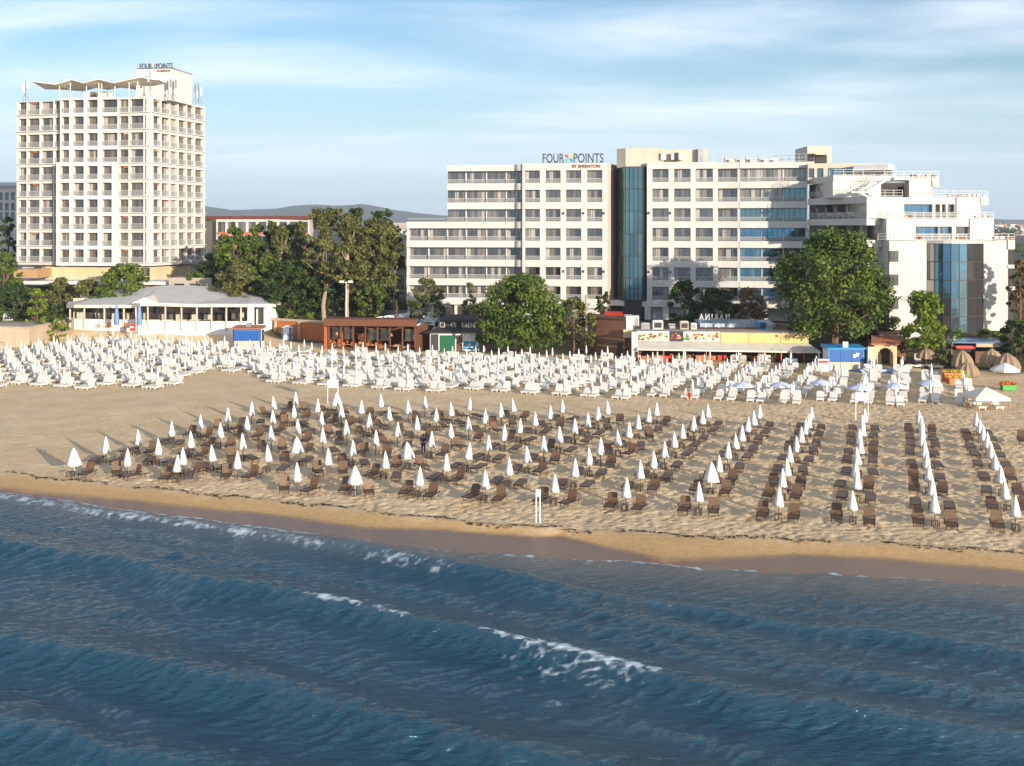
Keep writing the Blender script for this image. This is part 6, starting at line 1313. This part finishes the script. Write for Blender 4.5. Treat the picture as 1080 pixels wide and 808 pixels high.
# blue mats and extra beds near the bar
for q, (px, py) in enumerate([(966, 391), (976, 391), (986, 392), (968, 385.5), (1036, 386), (1044, 387)]): x, y = at(px, py); place(WL['flat' if q < 3 else 'up'], 'xb', x, y, R(90) if q < 3 else -.3, '%s white sunbed in the shade near the straw parasols, counted from left' % ordn(q + 1), 'sunbeds by the straw parasols')
o = MB(); x, y = at(922, 393.5); o.box(x - 1.8, x + 4.6, y, y + 1.6, .0, .45, 'fabric_blue'); o.box(x - 1.85, x + 4.65, y - .05, y - .003, .3, .45, 'fabric_lavender'); tag(o.build('play_pool'), 'low pale blue pool-like box right of the bright blue kiosk', 'pool')
o = MB(); x, y = at(869, 392); o.box(x - .8, x + .7, y, y + 1, 0, 1.7, 'frame_light'); o.box(x - .7, x + .6, y - .05, y - .004, 1.2, 1.5, 'paint_red'); o.box(x - .7, x + .6, y - .05, y - .004, .1, .8, 'white_paint'); tag(o.build('drinks_fridge'), 'pale fridge with a red panel left of the bright blue kiosk', 'fridge')
o = MB(); x, y = at(911.5, 392); o.box(x + .4, x + 1.3, y - .5, y, 0, 1.9, 'white_paint'); o.box(x + .5, x + 1.2, y - .54, y - .503, .8, 1.6, 'metal_grey'); tag(o.build('ticket_machine'), 'narrow white cabinet right of the bright blue kiosk', 'cabinet')

# sign panels on two poles
def sign_panel(px, pyb, pyt, ptb, wpx, lab):
    x, y = at(px, pyb); root = empty('sign_board', (x, y, 0), lab, 'sign', 'white boards on poles'); hw = wpx / 2 / F * y
    for sx in (-1, 1): m = MB(); m.tube((x + sx * hw, y, -.1), (x + sx * hw, y, zz(pyt, y)), .045, .045, 6, 'white_paint'); m.build('post', root)
    m = MB(); m.box(x - hw + .05, x + hw - .05, y - .02, y + .02, zz(ptb, y), zz(pyt, y) - .02, 'fabric_white'); m.build('board', root)
sign_panel(351, 425, 400.5, 409, 11, 'white board on two tall poles at the front of the sunbeds, left'); sign_panel(909, 442, 414, 423, 13, 'white board on two tall poles at the front of the right sunbeds'); sign_panel(567.5, 550, 516, 524, 4, 'narrow white panel on two posts nearest the sea')
# tall white banner
r_ = simple('banner_flag', (xx(669.5, 158), 158, 0), 'tall narrow white banner at the left end of the long awning', 'banner'); x = xx(669.5, 158)
part(r_, 'cloth', lambda m: m.prism([(x - .38, 157.9), (x + .42, 157.9), (x + .42, 157.96), (x - .38, 157.96)], zz(377, 158), [zz(350, 158)] * 2 + [zz(350, 158)] * 2, 'fabric_white')); part(r_, 'pole', lambda m: m.tube((x - .45, 158, 0), (x - .45, 158, zz(349, 158)), .05, .05, 6, 'frame_light')); part(r_, 'board', lambda m: [m.box(x + .1, x + .95, 157.6, 157.7, .4, 1.8, 'sign_black'), m.box(x + .2, x + .85, 157.57, 157.598, 1.0, 1.25, 'white_paint')])
# pole, lamp
r_ = simple('utility_pole', (xx(618, 167), 167, 0), 'pale tall wooden pole standing right of the big middle tree', 'pole'); part(r_, 'pole', lambda m: m.tube((xx(618.5, 167), 167, -.2), (xx(617.8, 167), 167, zz(311, 167)), .2, .13, 8, 'bark_pale')); part(r_, 'crossarm', lambda m: m.box(xx(613, 167), xx(622, 167), 166.9, 167.05, zz(315, 167), zz(314, 167), 'bark_pale'))
x = xx(365, 186); z0 = gz(x, 186); r_ = simple('street_lamp', (x, 186, z0), 'white two-headed street lamp in front of the pine trunks', 'street lamp'); part(r_, 'pole', lambda m: m.tube((x, 186, z0), (x, 186, zz(298, 186)), .09, .06, 8, 'white_paint'))
for sx in (-1, 1): part(r_, 'lamp_head', lambda m: (m.tube((x, 186, zz(298, 186)), (x + sx * .55, 186, zz(297, 186)), .05, .05, 5, 'white_paint'), m.box(x + sx * .75 - .35, x + sx * .75 + .35, 185.8, 186.2, zz(298, 186), zz(296, 186), 'white_paint')))

# buildings behind
b = Building('apartment_block', (xx(270, 232), 232, 6), 'pinkish red and white block with dark red roof behind the pines')
zt, zb_ = zz(231.5, 232), zz(300, 232); ff_ = Facade((xx(228, 232), 232), (xx(326, 230), 230)); rws = [(zt - .5 - 3 * k, zt - 2.7 - 3 * k) for k in range(4)]
op = [(ff_.L * (i + .12) / 9, ff_.L * (i + .88) / 9) for i in range(9)]
b.grid(ff_, op, rws, zt, 6, rec=.5, m='plaster_white', nm=2, gm_='glass_dark', rail=0)
for k, (za, zb2) in enumerate(rws): ff_.box(b.wall, .2, ff_.L - .2, zb2 - .6, zb2 + .02, .003, .12, 'hotel_pink')
b.wall.prism([(xx(217, 236), 236), (xx(228, 232), 232.5), (xx(326, 230), 230.7), (xx(326, 236), 246), (xx(217, 236), 248)], 6, zt - .02, 'plaster_beige'); b.finish()
m = MB(); m.prism([(xx(216.5, 235), 234), (xx(326.5, 229), 229.2), (xx(327, 236), 247), (xx(216.5, 236), 249)], zt + .003, zt + .75, 'roof_red'); m.build('roof', b.root)
b = Building('old_building', (xx(5, 262), 262, 8), 'pale old building with arched windows at the far left edge'); ff_ = Facade((xx(-60, 262), 262), (xx(17, 262), 262)); zt = zz(197, 262)
rws = [(zz(y_, 262), zz(y_ + 8, 262)) for y_ in (203, 214, 224)]; op = [(ff_.L * (i + .2) / 12, ff_.L * (i + .8) / 12) for i in range(12)]
b.grid(ff_, op, rws, zt, 8, rec=.5, m='plaster_white', nm=2, gm_='glass_dark', rail=0); b.wall.box(xx(-60, 262), xx(17, 262), 262.6, 275, 8, zt - .02, 'plaster_white'); b.finish()
m = MB(); m.prism([(xx(-61, 262), 261.6), (xx(17.5, 262), 261.6), (xx(17.5, 262), 275), (xx(-61, 262), 275)], zt + .003, [zt + .3, zt + .3, zt + 1.6, zt + 1.6], 'roof_grey'); m.build('roof', b.root)
b = Building('glazed_hall', (xx(418, 196), 196, 4), 'low dark glazed hall between the pines and the left hotel wing'); ff_ = Facade((xx(400, 196), 196), (xx(431, 195.5), 195.5)); b.grid(ff_, [(.1, ff_.L / 2 - .1), (ff_.L / 2 + .1, ff_.L - .1)], [(zz(290, 196), zz(305, 196)), (zz(308, 196), zz(327, 196))], zz(285, 196), 3, rec=.4, m='metal_grey', nm=3, gm_='glass_dark', rail=0); b.wall.box(ff_.A.x, ff_.B.x, 196.6, 204, 3, zz(285.2, 196), 'metal_grey'); b.finish()
b = Building('annex', (xx(199, 200), 200, 6), 'low grey flat-roofed annex at the right foot of the tower'); ff_ = Facade((xx(178, 203), 203), (xx(223, 202), 202)); b.grid(ff_, [(1, 3), (4, 6)], [(zz(299, 203), zz(304, 203))], zz(293, 203), 5, rec=.4, m='concrete', nm=2, gm_='glass_dark', rail=0); b.wall.box(ff_.A.x, ff_.B.x, 203.6, 210, 5, zz(293.2, 203), 'concrete'); b.finish()
# far town at the foot of the hills
rt = random.Random(4); m = MB()
for i in range(140):
    px = rt.choice([rt.uniform(215, 235), rt.uniform(395, 475), rt.uniform(395, 475), rt.uniform(1030, 1080)]); d_ = rt.uniform(1400, 2600); x = xx(px, d_); w = rt.uniform(8, 24); h_ = rt.uniform(6, 20) if d_ > 1800 else rt.uniform(5, 12); m.box(x - w / 2, x + w / 2, d_, d_ + 14, 2, 5 + h_, rt.choice(['plaster_white', 'plaster_white', 'plaster_beige', 'roof_tile', 'concrete']))
tag(m.build('town'), 'distant pale houses of a town at the foot of the hills', 'town', kind='stuff')
V_ = []; T_ = []; rg = np.random.default_rng(77)
for i in range(900):
    px = rg.uniform(-60, 1140); d_ = rg.uniform(245, 900) if i % 2 else rg.uniform(900, 2500); s_ = 1 if d_ < 900 else 2.6
    q = leaves(np.array([xx(px, d_), d_, gz(0, 230) + rg.uniform(1, 5) * s_ * .8]), rg.uniform(3, 6) * s_, 30, .9 * s_, rg, .7); V_.append(q); T_.append(np.full(len(q), rg.uniform(0, 1)))
V_ = np.concatenate(V_); tag(link(np_mesh('woodland', V_, np.arange(len(V_)).reshape(-1, 4), ['leaf_dark'], {'tint': np.concatenate(T_)}), 'woodland'), 'far dark woodland seen between the buildings', 'woodland', kind='stuff')

# ------------------------------------------------------------------ people and a gull
def person(name, x, y, rz, label, top, bottom, hair='hair_dark', armbend=0, h_=1.72):
    z0 = gz(x, y); root = empty(name, (x, y, z0), label, 'person', None, rz); s = h_ / 1.72
    J = {'pel': (0, 0, .95), 'sp': (0, .01, 1.15), 'ch': (0, .02, 1.36), 'nk': (0, .0, 1.50), 'hd': (0, -.02, 1.60), 'ht': (0, -.01, 1.70),
         'lh': (-.10, 0, .90), 'lk': (-.12, -.03, .49), 'la': (-.12, .02, .09), 'lt': (-.13, -.16, .03), 'rh': (.10, 0, .90), 'rk': (.13, -.06, .49), 'ra': (.14, .06, .09), 'rt': (.15, -.12, .03),
         'ls': (-.19, .01, 1.42), 'le': (-.26, .03, 1.14), 'lw': (-.27, -.08 - armbend, .90 + armbend), 'rs': (.19, .01, 1.42), 're': (.26, .03, 1.14), 'rw': (.27, -.08, .90)}
    Rr = {'pel': (.16, .11), 'sp': (.145, .10), 'ch': (.17, .11), 'nk': (.055, .055), 'hd': (.085, .10), 'ht': (.055, .07), 'lh': (.10, .10), 'lk': (.06, .065), 'la': (.04, .045), 'lt': (.035, .03), 'ls': (.06, .06), 'le': (.042, .042), 'lw': (.028, .03)}
    for k_2 in list(Rr):
        if k_2[0] == 'l': Rr['r' + k_2[1:]] = Rr[k_2]
    E_ = [('pel', 'sp'), ('sp', 'ch'), ('ch', 'nk'), ('nk', 'hd'), ('hd', 'ht'), ('pel', 'lh'), ('lh', 'lk'), ('lk', 'la'), ('la', 'lt'), ('pel', 'rh'), ('rh', 'rk'), ('rk', 'ra'), ('ra', 'rt'), ('ch', 'ls'), ('ls', 'le'), ('le', 'lw'), ('ch', 'rs'), ('rs', 're'), ('re', 'rw')]
    def skin(keys, edges, grow, mname, oname, extra=None):
        JJ = dict(J); RR = dict(Rr)
        for k2, (p2, r2) in (extra or {}).items(): JJ[k2] = p2; RR[k2] = r2
        me = bpy.data.meshes.new(oname); ks = list(keys); me.from_pydata([tuple(c * s for c in JJ[k2]) for k2 in ks], [(ks.index(a), ks.index(b2)) for a, b2 in edges], [])
        o = bpy.data.objects.new(oname, me); COL.objects.link(o); md = o.modifiers.new('s', 'SKIN')
        for i, k2 in enumerate(ks): me.skin_vertices[0].data[i].radius = ((RR[k2][0] + grow) * s, (RR[k2][1] + grow) * s)
        me.skin_vertices[0].data[0].use_root = True; o.modifiers.new('u', 'SUBSURF').levels = 1; o.modifiers['u'].render_levels = 1
        dg = bpy.context.evaluated_depsgraph_get(); dg.update(); m2 = bpy.data.meshes.new_from_object(o.evaluated_get(dg)); bpy.data.objects.remove(o); m2.materials.clear(); m2.materials.append(MAT[mname]); m2.shade_smooth()
        o = bpy.data.objects.new(oname, m2); COL.objects.link(o); o.parent = root; return o
    hand = {}
    hE = []
    for sd_, w_ in (('l', 'lw'), ('r', 'rw')):
        sx = -1 if sd_ == 'l' else 1; wx, wy, wz = J[w_]; hand[sd_ + 'p'] = ((wx, wy - .02, wz - .07), (.022, .034)); hE.append((w_, sd_ + 'p'))
        for f in range(4): hand['%sf%d' % (sd_, f)] = ((wx, wy - .055 + .024 * f, wz - .16 + .008 * abs(f - 1)), (.009, .009)); hE.append((sd_ + 'p', '%sf%d' % (sd_, f)))
        hand[sd_ + 'th'] = ((wx - sx * .01, wy - .07, wz - .085), (.010, .010)); hE.append((w_, sd_ + 'th'))
    skin(list(J) + list(hand), E_ + hE, 0, 'skin', 'body', hand)
    skin(['pel', 'sp', 'ch', 'ls', 'rs', 'le', 're'], [('pel', 'sp'), ('sp', 'ch'), ('ch', 'ls'), ('ch', 'rs'), ('ls', 'le'), ('rs', 're')], .018, top, 'shirt')
    skin(['pel', 'lh', 'lk', 'rh', 'rk'] + (['la', 'ra'] if bottom != 'paint_red' else []), [('pel', 'lh'), ('lh', 'lk'), ('pel', 'rh'), ('rh', 'rk')] + ([('lk', 'la'), ('rk', 'ra')] if bottom != 'paint_red' else []), .02, bottom, 'trousers' if bottom != 'paint_red' else 'shorts')
    m = MB(); m.lathe([(.06, 0), (.098, .05), (.10, .11), (.07, .17), (.02, .19)], 12, hair, 0, (0, .015 * s, 1.57 * s)); o = m.build('hair', None, True); o.parent = root
    m = MB(); m.lathe([(.001, -.02), (.016, 0), (.001, .03)], 6, 'skin', 0, (0, -.115 * s, 1.61 * s))
    for sx in (-1, 1): m.lathe([(.001, -.008), (.009, 0), (.001, .008)], 6, 'hair_dark', 0, (sx * .032, -.105 * s, 1.64 * s)); m.lathe([(.004, -.03), (.018, 0), (.004, .03)], 6, 'skin', 0, (sx * .09 * s, 0, 1.62 * s))
    m.box(-.025, .025, -.108 * s, -.095 * s, 1.572 * s, 1.58 * s, 'paint_red'); o = m.build('face', None, True); o.parent = root
    return root
x, y = at(446.5, 479); person('person', x, y, R(170), 'person in dark navy clothes standing among the brown loungers', 'cloth_navy', 'cloth_navy')
x, y = at(727, 423.5); person('person', x, y, R(150), 'person in grey shirt and red shorts beside the front white sunbeds', 'cloth_grey', 'paint_red', armbend=.1)
x, y = at(48, 479); z0 = gz(x, y); r_ = empty('seagull', (x, y, z0), 'white seagull standing alone on the empty sand at left', 'seagull', rz=.6)
def gull():
    me = bpy.data.meshes.new('body'); P_ = [((0, .28, .24), .02), ((0, .16, .25), .075), ((0, 0, .27), .11), ((0, -.14, .31), .085), ((0, -.20, .40), .045), ((0, -.24, .46), .05), ((0, -.29, .455), .03)]
    me.from_pydata([p_[0] for p_ in P_], [(i, i + 1) for i in range(6)], []); o = bpy.data.objects.new('body', me); COL.objects.link(o); o.modifiers.new('s', 'SKIN')
    for i, p_ in enumerate(P_): me.skin_vertices[0].data[i].radius = (p_[1], p_[1])
    o.modifiers.new('u', 'SUBSURF').render_levels = 1; dg = bpy.context.evaluated_depsgraph_get(); dg.update(); m2 = bpy.data.meshes.new_from_object(o.evaluated_get(dg)); bpy.data.objects.remove(o); m2.materials.append(MAT['gull_white']); m2.shade_smooth()
    o = bpy.data.objects.new('body', m2); COL.objects.link(o); o.parent = r_
    for sx in (-1, 1):
        m = MB(); m.add([(sx * .10, -.12, .34), (sx * .125, .02, .26), (sx * .07, .40, .25), (sx * .03, .12, .38)], [(0, 1, 2, 3)], 'gull_grey'); o = m.build('wing'); o.parent = r_
        m = MB(); m.tube((sx * .04, 0, 0), (sx * .04, .02, .2), .008, .01, 5, 'paint_yellow'); m.box(sx * .04 - .02, sx * .04 + .02, -.06, .01, 0, .01, 'paint_yellow'); o = m.build('leg'); o.parent = r_
    m = MB(); m.tube((0, -.31, .455), (0, -.37, .44), .014, .004, 5, 'paint_yellow'); o = m.build('beak'); o.parent = r_
gull()
o = MB(); x, y = at(836, 524); o.box(x - .35, x + .38, y - .3, y + .35, .44, .49, 'cloth_purple'); o.box(x - .36, x - .352, y - .28, y + .33, .2, .46, 'cloth_purple'); tag(o.build('towel'), 'purple towel spread on a brown lounger in the third front line', 'towel')

# ------------------------------------------------------------------ take the patterns the copies were made from out of the scene
for o in list(BR.values()) + list(WL.values()) + [UM, UMW, TB, WU, OU, BU]:
    for ch in list(o.children): bpy.data.objects.remove(ch)
    bpy.data.objects.remove(o)
# ------------------------------------------------------------------ air
hz_ = MB(); hz_.box(-8500, 8500, -60, 7000, -6, 190, None); me = bpy.data.meshes.new('haze'); me.from_pydata(hz_.v, [], hz_.f)
m = bpy.data.materials.new('haze'); m.use_nodes = True; n = m.node_tree.nodes; n.remove(n['Principled BSDF']); v = n.new('ShaderNodeVolumePrincipled'); v.inputs['Density'].default_value = .00013; v.inputs['Color'].default_value = (.80, .88, 1, 1); v.inputs['Anisotropy'].default_value = .1
m.node_tree.links.new(v.outputs[0], n['Material Output'].inputs['Volume']); me.materials.append(m); tag(link(me, 'haze'), 'thin bluish haze over the coast', 'haze', kind='stuff')
